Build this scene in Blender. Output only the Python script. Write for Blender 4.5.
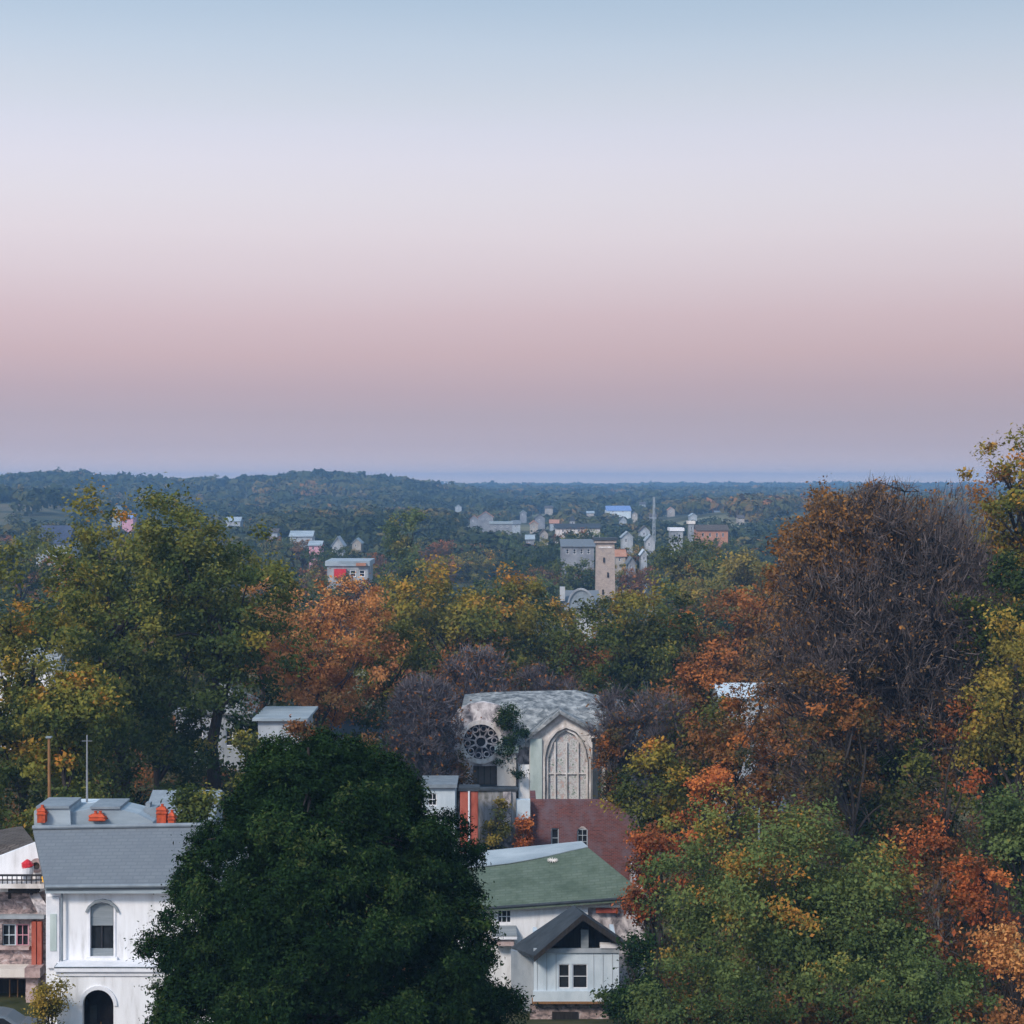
import bpy, bmesh, math, random
import numpy as np
from mathutils import Vector
from mathutils.geometry import tessellate_polygon

C = bpy.context.scene
COL = C.collection
for o in list(bpy.data.objects):
    bpy.data.objects.remove(o)

# ------------------------------------------------------------------ camera
F = 1800.0          # focal length in pixels of the 1024 px wide picture
ZC = 26.0           # eye height
HY = 480.0          # picture row of the eye level
cam = bpy.data.cameras.new('camera')
cam.sensor_width = 36.0
cam.lens = 36.0 * F / 1024.0
cam.shift_y = -(512.0 - HY) / 1024.0
cam.clip_start = 0.5
cam.clip_end = 20000.0
camo = bpy.data.objects.new('camera', cam)
COL.objects.link(camo)
camo.location = (0, 0, ZC)
camo.rotation_euler = (math.radians(90), 0, 0)
C.camera = camo


def lin(c):
    return tuple(((v / 255) / 12.92 if v / 255 <= 0.04045 else ((v / 255 + 0.055) / 1.055) ** 2.4) for v in c)


def lin4(c):
    return lin(c) + (1.0,)


# ------------------------------------------------------------------ world: dusk sky
SUN_EL = math.radians(38)
SUN_AZ = math.radians(215)      # behind the camera, a little left
w = bpy.data.worlds.new('World')
C.world = w
w.use_nodes = True
nt = w.node_tree
nt.nodes.clear()
out = nt.nodes.new('ShaderNodeOutputWorld')
bg = nt.nodes.new('ShaderNodeBackground')
nt.links.new(bg.outputs[0], out.inputs[0])
tc = nt.nodes.new('ShaderNodeTexCoord')
sep = nt.nodes.new('ShaderNodeSeparateXYZ')
nt.links.new(tc.outputs['Generated'], sep.inputs[0])
mp = nt.nodes.new('ShaderNodeMapRange')
mp.inputs['From Min'].default_value = 0.0
mp.inputs['From Max'].default_value = 0.30
nt.links.new(sep.outputs['Z'], mp.inputs['Value'])
nz = nt.nodes.new('ShaderNodeTexNoise')
nz.inputs['Scale'].default_value = 1.6
nz.inputs['Detail'].default_value = 3.0
mapn = nt.nodes.new('ShaderNodeMapping')
mapn.inputs['Scale'].default_value = (1, 1, 9)
nt.links.new(tc.outputs['Generated'], mapn.inputs[0])
nt.links.new(mapn.outputs[0], nz.inputs['Vector'])
wob = nt.nodes.new('ShaderNodeMath')
wob.operation = 'MULTIPLY_ADD'
wob.inputs[1].default_value = 0.05
nt.links.new(nz.outputs['Fac'], wob.inputs[0])
sub = nt.nodes.new('ShaderNodeMath')
sub.operation = 'SUBTRACT'
sub.inputs[1].default_value = 0.025
nt.links.new(mp.outputs[0], sub.inputs[0])
nt.links.new(sub.outputs[0], wob.inputs[2])
ramp = nt.nodes.new('ShaderNodeValToRGB')
SKY = [(480, (240, 216, 203)), (475, (216, 199, 200)), (466, (198, 187, 198)), (445, (182, 173, 188)), (415, (177, 166, 181)), (385, (184, 166, 179)),
       (350, (198, 174, 183)), (315, (207, 185, 194)), (275, (215, 200, 209)), (235, (221, 211, 220)),
       (200, (221, 216, 226)), (165, (219, 217, 230)), (130, (213, 215, 230)), (95, (204, 211, 225)),
       (48, (191, 205, 223)), (0, (175, 195, 217))]
els = ramp.color_ramp.elements
while len(els) > 1:
    els.remove(els[-1])
for i, (py, c) in enumerate(SKY):
    t = (480 - py) / F
    z = t / math.sqrt(1 + t * t)
    p = z / 0.30
    e = els[0] if i == 0 else els.new(p)
    e.position = p
    e.color = lin4(c)
e = els.new(1.0)
e.color = lin4((150, 180, 212))
nt.links.new(wob.outputs[0], ramp.inputs[0])
# brighter sky on the sunset side, behind the camera
bk = nt.nodes.new('ShaderNodeMapRange')
bk.inputs['From Min'].default_value = 0.1
bk.inputs['From Max'].default_value = -1.0
bk.inputs['To Min'].default_value = 1.0
bk.inputs['To Max'].default_value = 2.5
nt.links.new(sep.outputs['Y'], bk.inputs['Value'])
sc_ = nt.nodes.new('ShaderNodeVectorMath')
sc_.operation = 'SCALE'
nt.links.new(ramp.outputs[0], sc_.inputs[0])
sdx = nt.nodes.new('ShaderNodeMapRange')     # a touch lighter to the left, where the glow is
sdx.inputs['From Min'].default_value = -0.35
sdx.inputs['From Max'].default_value = 0.35
sdx.inputs['To Min'].default_value = 1.05
sdx.inputs['To Max'].default_value = 0.95
nt.links.new(sep.outputs['X'], sdx.inputs['Value'])
mulx = nt.nodes.new('ShaderNodeMath')
mulx.operation = 'MULTIPLY'
nt.links.new(bk.outputs[0], mulx.inputs[0])
nt.links.new(sdx.outputs[0], mulx.inputs[1])
nt.links.new(mulx.outputs[0], sc_.inputs['Scale'])
sky = nt.nodes.new('ShaderNodeTexSky')
sky.sky_type = 'NISHITA'
sky.sun_disc = False
sky.sun_elevation = math.radians(3)
sky.sun_rotation = SUN_AZ
sk2 = nt.nodes.new('ShaderNodeVectorMath')
sk2.operation = 'SCALE'
sk2.inputs['Scale'].default_value = 0.012
nt.links.new(sky.outputs[0], sk2.inputs[0])
add = nt.nodes.new('ShaderNodeVectorMath')
add.operation = 'ADD'
nt.links.new(sc_.outputs[0], add.inputs[0])
nt.links.new(sk2.outputs[0], add.inputs[1])
nt.links.new(add.outputs[0], bg.inputs[0])
bg.inputs[1].default_value = 1.0

sun = bpy.data.lights.new('sun', 'SUN')
sun.energy = 3.1
sun.angle = math.radians(12)
sun.color = (1.0, 0.87, 0.75)
suno = bpy.data.objects.new('sun', sun)
COL.objects.link(suno)
sd = Vector((math.sin(SUN_AZ) * math.cos(SUN_EL), math.cos(SUN_AZ) * math.cos(SUN_EL), math.sin(SUN_EL)))
suno.rotation_euler = sd.to_track_quat('Z', 'Y').to_euler()
suno.location = (-30, -40, 80)

C.view_settings.view_transform = 'Standard'
C.view_settings.look = 'None'
C.view_settings.exposure = 0.0
C.view_settings.gamma = 1.0


# ------------------------------------------------------------------ helpers
def P(px, py, d):
    return ((px - 512) / F * d, d, ZC - (py - HY) / F * d)


def X(px, d):
    return (px - 512) / F * d


def Z(py, d):
    return ZC - (py - HY) / F * d


def smooth(a, b, v):
    t = np.clip((v - a) / (b - a), 0, 1)
    return t * t * (3 - 2 * t)


def wav(x, y, s, seed=0.0):
    return (np.sin(x / s + 1.3 + seed) * np.cos(y / s * 0.9 - 0.7 + seed * 2) + 0.5 * np.sin((x + y) / s * 2.1 + seed)
            + 0.3 * np.cos((x - y * 1.3) / s * 3.7 + 2 * seed))


def ground(x, y):
    """height of the terrain, metres"""
    x = np.asarray(x, float)
    y = np.asarray(y, float)
    d = np.maximum(y, 0)
    base = np.interp(d, [0, 84, 105, 150, 400, 650, 900, 1300, 2000, 3000, 3600, 4200],
                     [0, 0, -5.5, -6.5, -8, -6, -3, 0, 2.5, 5.0, 7.2, 7])
    px = 512 + F * x / np.maximum(y, 20)
    near = 1 - smooth(170, 260, d)
    base = base * (1 - near * (1 - smooth(200, 420, px)))
    # wooded ridge on the left
    crest = np.interp(px, [-600, -200, 0, 60, 120, 230, 320, 390, 440, 520, 620], [21, 23, 22, 26, 19, 18, 25, 21, 12, 5, 2])
    k = np.exp(-((d - 1650) / 360.0) ** 2) * (1 - smooth(430, 680, px))
    base = base + k * np.maximum(crest - 4, 0)
    # low hill in the middle
    k = np.exp(-((d - 760) / 130.0) ** 2) * np.exp(-((px - 390) / 150.0) ** 4)
    base = base + 7.5 * k
    # field shoulder far left
    k = np.exp(-((d - 980) / 200.0) ** 2) * (1 - smooth(40, 150, px))
    base = base + 15 * k
    # reddish rise on the right
    k = np.exp(-((d - 1050) / 190.0) ** 2) * smooth(620, 730, px)
    base = base + 8.5 * k
    base = base + 0.5 * wav(x, y, 60.0) * smooth(180, 400, d) + 1.6 * wav(x, y, 420.0, 1.0) * smooth(900, 1800, d)
    return base


def G(x, y):
    return float(ground(x, y))


class MB:
    def __init__(self):
        self.v = []
        self.f = []
        self.m = []

    def add(self, vs, fs, m=0):
        n = len(self.v)
        self.v += [tuple(p) for p in vs]
        self.f += [tuple(i + n for i in f) for f in fs]
        self.m += [m] * len(fs)
        return self

    def hexa(self, p, m=0):
        return self.add(p, [(0, 3, 2, 1), (4, 5, 6, 7), (0, 1, 5, 4), (1, 2, 6, 5), (2, 3, 7, 6), (3, 0, 4, 7)], m)

    def box(self, x0, x1, y0, y1, z0, z1, m=0):
        return self.hexa([(x0, y0, z0), (x1, y0, z0), (x1, y1, z0), (x0, y1, z0),
                          (x0, y0, z1), (x1, y0, z1), (x1, y1, z1), (x0, y1, z1)], m)

    def pbox(self, px0, px1, py0, py1, d, depth, m=0):
        """box whose front face covers these picture columns and rows at distance d"""
        return self.box(X(px0, d), X(px1, d), d, d + depth, Z(py1, d), Z(py0, d), m)

    def wall(self, outer, d, thick, holes=(), m=0):
        """upright slab facing the viewer, outline in picture columns/rows at distance d, with openings"""
        loops = [outer] + list(holes)
        pts3 = [[Vector((X(a, d), 0, Z(b, d))) for a, b in lp] for lp in loops]
        flat = [Vector((p.x, p.z, 0)) for lp in pts3 for p in lp]
        tris = tessellate_polygon([[Vector((p.x, p.z, 0)) for p in lp] for lp in pts3])
        n = len(flat)
        vs = [(p.x, d, p.y) for p in flat] + [(p.x, d + thick, p.y) for p in flat]
        fs = [tuple(t) for t in tris] + [tuple(i + n for i in reversed(t)) for t in tris]
        k = 0
        for lp in pts3:
            L = len(lp)
            for i in range(L):
                a, b = k + i, k + (i + 1) % L
                fs.append((a, b, b + n, a + n))
            k += L
        return self.add(vs, fs, m)

    def sheet(self, pts, t, m=0):
        """sloping slab: polygon of points, thickness t straight down"""
        n = len(pts)
        vs = [tuple(p) for p in pts] + [(p[0], p[1], p[2] - t) for p in pts]
        fs = [tuple(range(n)), tuple(range(2 * n - 1, n - 1, -1))]
        for i in range(n):
            j = (i + 1) % n
            fs.append((i, j, j + n, i + n))
        return self.add(vs, fs, m)

    def tube(self, pts, rad, n=6, m=0):
        pts = [Vector(p) for p in pts]
        if not hasattr(rad, '__len__'):
            rad = [rad] * len(pts)
        base = len(self.v)
        for i, p in enumerate(pts):
            t = (pts[min(i + 1, len(pts) - 1)] - pts[max(i - 1, 0)])
            if t.length < 1e-9:
                t = Vector((0, 0, 1))
            t.normalize()
            a = Vector((1, 0, 0)) if abs(t.x) < 0.8 else Vector((0, 1, 0))
            u = t.cross(a).normalized()
            v = t.cross(u)
            for k in range(n):
                an = 2 * math.pi * k / n
                q = p + (u * math.cos(an) + v * math.sin(an)) * rad[i]
                self.v.append((q.x, q.y, q.z))
        L = len(pts)
        fs = []
        for i in range(L - 1):
            for k in range(n):
                k2 = (k + 1) % n
                fs.append((base + i * n + k, base + i * n + k2, base + (i + 1) * n + k2, base + (i + 1) * n + k))
        fs.append(tuple(base + k for k in range(n))[::-1])
        fs.append(tuple(base + (L - 1) * n + k for k in range(n)))
        self.f += fs
        self.m += [m] * len(fs)
        return self

    def build(self, name, mats, parent=None, loc=None, smooth_=False, recalc=True, bevel=0.0):
        if not isinstance(mats, (list, tuple)):
            mats = [mats]
        if loc is None:
            loc = parent_world(parent) if parent is not None else (0, 0, 0)
        me = bpy.data.meshes.new(name)
        me.from_pydata([(a - loc[0], b - loc[1], c - loc[2]) for a, b, c in self.v], [], self.f)
        for mm in mats:
            me.materials.append(mm)
        if len(mats) > 1:
            me.polygons.foreach_set('material_index', self.m)
        if recalc:
            bm = bmesh.new()
            bm.from_mesh(me)
            bmesh.ops.recalc_face_normals(bm, faces=bm.faces)
            bm.to_mesh(me)
            bm.free()
        if smooth_:
            me.polygons.foreach_set('use_smooth', [True] * len(me.polygons))
        o = bpy.data.objects.new(name, me)
        COL.objects.link(o)
        if parent is not None:
            o.parent = parent
        else:
            o.location = loc
        if bevel:
            b = o.modifiers.new('bevel', 'BEVEL')
            b.width = bevel
            b.segments = 2
        return o


WL = {}


def parent_world(p):
    while p.name not in WL:
        p = p.parent
    return WL[p.name]


def thing(name, label, cat, loc, group=None):
    o = bpy.data.objects.new(name, None)
    o.empty_display_size = 0.5
    COL.objects.link(o)
    o.location = loc
    o['label'] = label
    o['category'] = cat
    if group:
        o['group'] = group
    WL[o.name] = tuple(loc)
    return o


# ------------------------------------------------------------------ materials
def newmat(name):
    m = bpy.data.materials.new(name)
    m.use_nodes = True
    t = m.node_tree
    t.nodes.clear()
    o = t.nodes.new('ShaderNodeOutputMaterial')
    return m, t, o


def ramp_node(t, cols, interp='LINEAR'):
    r = t.nodes.new('ShaderNodeValToRGB')
    r.color_ramp.interpolation = interp
    el = r.color_ramp.elements
    while len(el) > 1:
        el.remove(el[-1])
    for i, (p, c) in enumerate(cols):
        e = el[0] if i == 0 else el.new(p)
        e.position = p
        e.color = tuple(c) + (1.0,)
    return r


def noisemat(name, cols, scale=1.0, stretch=(1, 1, 1), rough=0.85, detail=6.0, bump=0.0, spec=0.2, dist=0.0, metal=0.0):
    m, t, o = newmat(name)
    b = t.nodes.new('ShaderNodeBsdfPrincipled')
    t.links.new(b.outputs[0], o.inputs[0])
    tc = t.nodes.new('ShaderNodeTexCoord')
    mp = t.nodes.new('ShaderNodeMapping')
    mp.inputs['Scale'].default_value = stretch
    t.links.new(tc.outputs['Object'], mp.inputs[0])
    n = t.nodes.new('ShaderNodeTexNoise')
    n.inputs['Scale'].default_value = scale
    n.inputs['Detail'].default_value = detail
    n.inputs['Roughness'].default_value = 0.62
    n.inputs['Distortion'].default_value = dist
    t.links.new(mp.outputs[0], n.inputs['Vector'])
    k = len(cols)
    if not isinstance(cols[0][0], (tuple, list)):
        cols = [(0.3 + 0.4 * i / max(k - 1, 1), c) for i, c in enumerate(cols)]
    else:
        cols = [(p[0], c) for p, c in cols]
    r = ramp_node(t, cols)
    t.links.new(n.outputs['Fac'], r.inputs[0])
    t.links.new(r.outputs[0], b.inputs['Base Color'])
    b.inputs['Roughness'].default_value = rough
    b.inputs['Metallic'].default_value = metal
    b.inputs['Specular IOR Level'].default_value = spec
    if bump:
        bp = t.nodes.new('ShaderNodeBump')
        bp.inputs['Strength'].default_value = bump
        bp.inputs['Distance'].default_value = 0.05
        t.links.new(n.outputs['Fac'], bp.inputs['Height'])
        t.links.new(bp.outputs[0], b.inputs['Normal'])
    return m


def brickmat(name, c1, c2, mortar, bw=0.24, bh=0.08, dirt=(0.4, 0.4, 0.4), dirtamt=0.5):
    m, t, o = newmat(name)
    b = t.nodes.new('ShaderNodeBsdfPrincipled')
    t.links.new(b.outputs[0], o.inputs[0])
    tc = t.nodes.new('ShaderNodeTexCoord')
    s = t.nodes.new('ShaderNodeSeparateXYZ')
    t.links.new(tc.outputs['Object'], s.inputs[0])
    a = t.nodes.new('ShaderNodeMath')
    a.operation = 'ADD'
    t.links.new(s.outputs['X'], a.inputs[0])
    t.links.new(s.outputs['Y'], a.inputs[1])
    cb = t.nodes.new('ShaderNodeCombineXYZ')
    t.links.new(a.outputs[0], cb.inputs['X'])
    t.links.new(s.outputs['Z'], cb.inputs['Y'])
    br = t.nodes.new('ShaderNodeTexBrick')
    br.inputs['Scale'].default_value = 1.0
    br.inputs['Brick Width'].default_value = bw
    br.inputs['Row Height'].default_value = bh
    br.inputs['Mortar Size'].default_value = bh * 0.14
    br.inputs['Color1'].default_value = tuple(c1) + (1,)
    br.inputs['Color2'].default_value = tuple(c2) + (1,)
    br.inputs['Mortar'].default_value = tuple(mortar) + (1,)
    t.links.new(cb.outputs[0], br.inputs['Vector'])
    n = t.nodes.new('ShaderNodeTexNoise')
    n.inputs['Scale'].default_value = 0.9
    n.inputs['Detail'].default_value = 8
    n.inputs['Roughness'].default_value = 0.7
    t.links.new(tc.outputs['Object'], n.inputs['Vector'])
    r = ramp_node(t, [(0.45, (0, 0, 0)), (0.65, (dirtamt, dirtamt, dirtamt))])
    t.links.new(n.outputs['Fac'], r.inputs[0])
    mx = t.nodes.new('ShaderNodeMix')
    mx.data_type = 'RGBA'
    t.links.new(r.outputs[0], mx.inputs['Factor'])
    t.links.new(br.outputs['Color'], mx.inputs['A'])
    mx.inputs['B'].default_value = tuple(dirt) + (1,)
    t.links.new(mx.outputs['Result'], b.inputs['Base Color'])
    b.inputs['Roughness'].default_value = 0.9
    b.inputs['Specular IOR Level'].default_value = 0.15
    return m


LEAF_GAIN = (2.05, 1.85, 1.45)


def leafmat(name, cols, trans=0.22, jitter=True, gain=LEAF_GAIN):
    """leaf colours run along the ramp; each leaf carries its own place on it"""
    m, t, o = newmat(name)
    at = t.nodes.new('ShaderNodeAttribute')
    at.attribute_name = 'tint'
    oi = t.nodes.new('ShaderNodeObjectInfo')
    j = t.nodes.new('ShaderNodeMath')
    j.operation = 'MULTIPLY_ADD'
    j.inputs[1].default_value = 0.24 if jitter else 0.0
    t.links.new(oi.outputs['Random'], j.inputs[0])
    t.links.new(at.outputs['Fac'], j.inputs[2])
    j2 = t.nodes.new('ShaderNodeMath')
    j2.operation = 'SUBTRACT'
    j2.inputs[1].default_value = 0.12 if jitter else 0.0
    t.links.new(j.outputs[0], j2.inputs[0])
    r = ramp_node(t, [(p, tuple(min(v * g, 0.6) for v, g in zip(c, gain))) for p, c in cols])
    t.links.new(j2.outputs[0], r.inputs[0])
    d = t.nodes.new('ShaderNodeBsdfDiffuse')
    tr = t.nodes.new('ShaderNodeBsdfTranslucent')
    t.links.new(r.outputs[0], d.inputs[0])
    t.links.new(r.outputs[0], tr.inputs[0])
    mx = t.nodes.new('ShaderNodeMixShader')
    mx.inputs[0].default_value = trans
    t.links.new(d.outputs[0], mx.inputs[1])
    t.links.new(tr.outputs[0], mx.inputs[2])
    t.links.new(mx.outputs[0], o.inputs[0])
    return m


def slatemat(name, c1, c2, gap, bw, bh, patch, patchamt=0.6, scale=0.7, rough=0.8):
    """courses of slates seen from above, with weathered patches"""
    m = brickmat(name, c1, c2, gap, bw, bh, patch, patchamt)
    t = m.node_tree
    cb = [n for n in t.nodes if n.type == 'COMBXYZ'][0]
    sp = [n for n in t.nodes if n.type == 'SEPXYZ'][0]
    for l in list(cb.inputs['X'].links) + list(cb.inputs['Y'].links):
        t.links.remove(l)
    t.links.new(sp.outputs['X'], cb.inputs['X'])
    t.links.new(sp.outputs['Y'], cb.inputs['Y'])
    nn = [n for n in t.nodes if n.type == 'TEX_NOISE'][0]
    nn.inputs['Scale'].default_value = scale
    [n for n in t.nodes if n.type == 'BSDF_PRINCIPLED'][0].inputs['Roughness'].default_value = rough
    return m


M = {}
M['white_paint'] = noisemat('white_paint', [(0.55, 0.55, 0.55), (0.72, 0.725, 0.74), (0.78, 0.79, 0.81), (0.82, 0.83, 0.85)], 1.6, (1.6, 1, 0.25), 0.75, 10)
M['white_trim'] = noisemat('white_trim', [(0.62, 0.64, 0.68), (0.8, 0.8, 0.82)], 2.0, rough=0.6)
M['cream'] = noisemat('cream', [(0.55, 0.5, 0.45), (0.72, 0.68, 0.63)], 1.2, (1, 1, 0.3), 0.8)
M['pale_blue'] = noisemat('pale_blue', [(0.42, 0.5, 0.56), (0.6, 0.67, 0.72)], 1.5, (1, 1, 0.35), 0.7)
M['grey_wall'] = noisemat('grey_wall', [(0.22, 0.25, 0.28), (0.42, 0.46, 0.5)], 0.9, (1, 1, 0.4), 0.85)
M['slate'] = slatemat('slate', (0.15, 0.17, 0.19), (0.165, 0.186, 0.206), (0.135, 0.154, 0.172), 0.5, 0.22, (0.125, 0.142, 0.165), 0.5, 0.9)
M['slate_pale'] = noisemat('slate_pale', [(0.20, 0.25, 0.29), (0.38, 0.44, 0.48)], 0.9, (0.3, 1, 1), 0.6)
M['slate_old'] = noisemat('slate_old', [(0.04, 0.047, 0.05), (0.13, 0.145, 0.155), (0.28, 0.295, 0.30), (0.46, 0.47, 0.46)], 1.5, (1, 1, 1.6), 0.85, 14, 0.4, dist=0.5)
M['green_roof'] = slatemat('green_roof', (0.105, 0.14, 0.105), (0.13, 0.165, 0.128), (0.095, 0.125, 0.095), 0.7, 0.3, (0.055, 0.08, 0.055), 0.75, 0.55)
M['dark_roof'] = noisemat('dark_roof', [(0.025, 0.032, 0.04), (0.06, 0.072, 0.085)], 1.2, rough=0.7)
M['dark_timber'] = noisemat('dark_timber', [(0.012, 0.011, 0.012), (0.04, 0.035, 0.032)], 3, (4, 4, 0.5), 0.8)
M['wood'] = noisemat('wood', [(0.16, 0.08, 0.035), (0.30, 0.16, 0.07)], 4, (6, 6, 0.5), 0.75)
M['terracotta'] = noisemat('terracotta', [(0.17, 0.05, 0.03), (0.45, 0.075, 0.03), (0.60, 0.11, 0.045)], 4.5, rough=0.85, detail=10)
M['red_column'] = noisemat('red_column', [(0.20, 0.045, 0.03), (0.36, 0.085, 0.055), (0.42, 0.14, 0.10)], 2.0, (1, 1, 0.4), 0.85)
M['red_brick'] = brickmat('red_brick', (0.11, 0.032, 0.027), (0.20, 0.06, 0.048), (0.16, 0.12, 0.125), 0.3, 0.1, (0.16, 0.12, 0.14), 0.8)
M['tower_brick'] = brickmat('tower_brick', (0.34, 0.26, 0.215), (0.42, 0.33, 0.28), (0.4, 0.35, 0.31), 0.5, 0.2, (0.25, 0.21, 0.19), 0.7)
M['ruin_stone'] = noisemat('ruin_stone', [(0.05, 0.05, 0.06), (0.24, 0.22, 0.23), (0.60, 0.55, 0.55), (0.74, 0.71, 0.71)], 1.5, (1, 1, 0.8), 0.9, 14, 0.4, dist=0.5)
M['ruin_pale'] = noisemat('ruin_pale', [(0.30, 0.28, 0.26), (0.58, 0.54, 0.51), (0.74, 0.73, 0.73)], 1.3, (1, 1, 0.5), 0.85, 10, 0.3, dist=0.5)
M['mint'] = noisemat('mint', [(0.30, 0.37, 0.35), (0.5, 0.57, 0.55)], 1.2, (1, 1, 0.3), 0.8)
M['pink_stone'] = noisemat('pink_stone', [(0.16, 0.12, 0.12), (0.40, 0.29, 0.27), (0.56, 0.47, 0.46)], 2.0, rough=0.9, detail=10, bump=0.4)
M['mossy'] = noisemat('mossy', [(0.04, 0.045, 0.03), (0.16, 0.16, 0.15), (0.30, 0.30, 0.31), (0.4, 0.4, 0.42)], 1.1, (1.4, 1, 0.5), 0.9, 10, 0.4, dist=0.7)
M['rubble'] = noisemat('rubble', [(0.035, 0.035, 0.04), (0.17, 0.14, 0.14), (0.40, 0.30, 0.28), (0.56, 0.54, 0.55)], 2.4, (1, 1, 1.6), 0.9, 12, 0.5, dist=0.8)
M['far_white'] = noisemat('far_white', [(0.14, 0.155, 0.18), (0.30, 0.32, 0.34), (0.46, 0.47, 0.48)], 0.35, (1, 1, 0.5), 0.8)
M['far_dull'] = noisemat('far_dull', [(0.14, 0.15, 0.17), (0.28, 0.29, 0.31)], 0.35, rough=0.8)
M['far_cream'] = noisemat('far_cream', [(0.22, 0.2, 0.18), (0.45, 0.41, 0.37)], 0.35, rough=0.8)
M['glass_dark'] = noisemat('glass_dark', [(0.01, 0.012, 0.016), (0.03, 0.034, 0.04)], 1.5, rough=0.12, spec=0.5)
M['grey_blind'] = noisemat('grey_blind', [(0.17, 0.20, 0.22), (0.26, 0.29, 0.31)], 4, (0.2, 1, 3), 0.8)
M['lead'] = noisemat('lead', [(0.15, 0.18, 0.21), (0.25, 0.29, 0.32)], 1.5, rough=0.55)
M['void'] = noisemat('void', [(0.008, 0.008, 0.01), (0.02, 0.018, 0.02)], 1.0, rough=0.9)
M['steel'] = noisemat('steel', [(0.3, 0.32, 0.34), (0.45, 0.46, 0.48)], 3, rough=0.45, metal=0.6)
M['black_iron'] = noisemat('black_iron', [(0.015, 0.016, 0.02), (0.04, 0.04, 0.045)], 5, rough=0.5)
M['red_plastic'] = noisemat('red_plastic', [(0.45, 0.02, 0.03), (0.6, 0.04, 0.05)], 3, rough=0.4)
M['pink_paint'] = noisemat('pink_paint', [(0.5, 0.24, 0.3), (0.62, 0.34, 0.4)], 1, rough=0.8)
M['orange_wall'] = noisemat('orange_wall', [(0.34, 0.15, 0.09), (0.45, 0.24, 0.16)], 0.6, rough=0.85)
M['blue_roof'] = noisemat('blue_roof', [(0.12, 0.2, 0.42), (0.2, 0.3, 0.55)], 0.5, rough=0.6)
M['navy_roof'] = noisemat('navy_roof', [(0.035, 0.05, 0.09), (0.07, 0.09, 0.14)], 0.5, rough=0.8)
M['brown_roof'] = slatemat('brown_roof', (0.08, 0.066, 0.058), (0.12, 0.10, 0.088), (0.05, 0.04, 0.035), 0.5, 0.35, (0.15, 0.14, 0.13), 0.5, 0.9)
M['car_paint'] = noisemat('car_paint', [(0.10, 0.125, 0.15), (0.12, 0.145, 0.17)], 0.7, rough=0.3, spec=0.5)
M['rubber'] = noisemat('rubber', [(0.012, 0.012, 0.012), (0.025, 0.025, 0.025)], 6, rough=0.85)
M['bark'] = noisemat('bark', [(0.018, 0.015, 0.014), (0.055, 0.045, 0.04)], 5, (3, 3, 0.5), 0.95)
M['bark_grey'] = noisemat('bark_grey', [(0.05, 0.045, 0.048), (0.115, 0.10, 0.105)], 4, (3, 3, 0.5), 0.95)
M['bark_pale'] = noisemat('bark_pale', [(0.16, 0.15, 0.13), (0.36, 0.34, 0.30)], 4, (3, 3, 0.5), 0.95)

GRN0, GRN1, GRN2 = (0.016, 0.026, 0.012), (0.040, 0.052, 0.018), (0.078, 0.082, 0.025)
YEL, ORG, RUST, RED = (0.17, 0.122, 0.026), (0.30, 0.115, 0.030), (0.19, 0.078, 0.030), (0.30, 0.06, 0.028)
M['leaf_green'] = leafmat('leaf_green', [(0, GRN0), (0.36, GRN1), (0.56, GRN2), (0.74, (0.125, 0.108, 0.026)), (0.88, YEL), (1, ORG)], gain=(1.65, 1.75, 1.45))
M['leaf_turn'] = leafmat('leaf_turn', [(0, GRN0), (0.26, GRN1), (0.46, GRN2), (0.66, (0.145, 0.118, 0.026)), (0.84, (0.21, 0.125, 0.03)), (1, (0.31, 0.125, 0.036))], gain=(1.9, 1.8, 1.4))
M['leaf_orange'] = leafmat('leaf_orange', [(0, (0.04, 0.038, 0.03)), (0.25, (0.12, 0.068, 0.035)), (0.5, (0.30, 0.13, 0.048)), (0.75, (0.42, 0.19, 0.07)), (1, (0.48, 0.26, 0.11))], gain=(1.6, 1.5, 1.4))
M['leaf_rust'] = leafmat('leaf_rust', [(0, (0.022, 0.028, 0.018)), (0.3, (0.05, 0.045, 0.022)), (0.55, (0.13, 0.06, 0.025)), (0.8, RUST), (1, (0.33, 0.12, 0.035))], gain=(1.65, 1.55, 1.35))
M['leaf_red'] = leafmat('leaf_red', [(0, (0.03, 0.033, 0.018)), (0.35, (0.09, 0.045, 0.022)), (0.62, (0.25, 0.07, 0.028)), (1, (0.42, 0.14, 0.045))], gain=(1.5, 1.45, 1.3))
M['leaf_yellow'] = leafmat('leaf_yellow', [(0, (0.025, 0.034, 0.014)), (0.35, (0.07, 0.072, 0.022)), (0.65, (0.15, 0.12, 0.03)), (1, (0.28, 0.18, 0.04))], gain=(1.55, 1.55, 1.4))
M['leaf_dark'] = leafmat('leaf_dark', [(0, (0.004, 0.009, 0.004)), (0.4, (0.009, 0.019, 0.008)), (0.7, (0.017, 0.032, 0.012)), (0.9, (0.034, 0.052, 0.017)), (1, (0.055, 0.062, 0.022))], 0.06, gain=(1.1, 1.3, 1.15))
M['leaf_sage'] = leafmat('leaf_sage', [(0, (0.02, 0.03, 0.014)), (0.4, (0.05, 0.066, 0.027)), (0.72, (0.092, 0.108, 0.042)), (0.9, (0.15, 0.12, 0.035)), (1, (0.26, 0.11, 0.03))], gain=(1.55, 1.7, 1.4))
M['leaf_brown'] = leafmat('leaf_brown', [(0, (0.03, 0.026, 0.024)), (0.4, (0.07, 0.05, 0.034)), (0.75, (0.125, 0.07, 0.03)), (1, (0.21, 0.10, 0.03))])
M['twig'] = leafmat('twig', [(0, (0.03, 0.025, 0.025)), (0.5, (0.075, 0.063, 0.06)), (1, (0.14, 0.122, 0.118))], 0.0, gain=(1.45, 1.4, 1.4))
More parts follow.
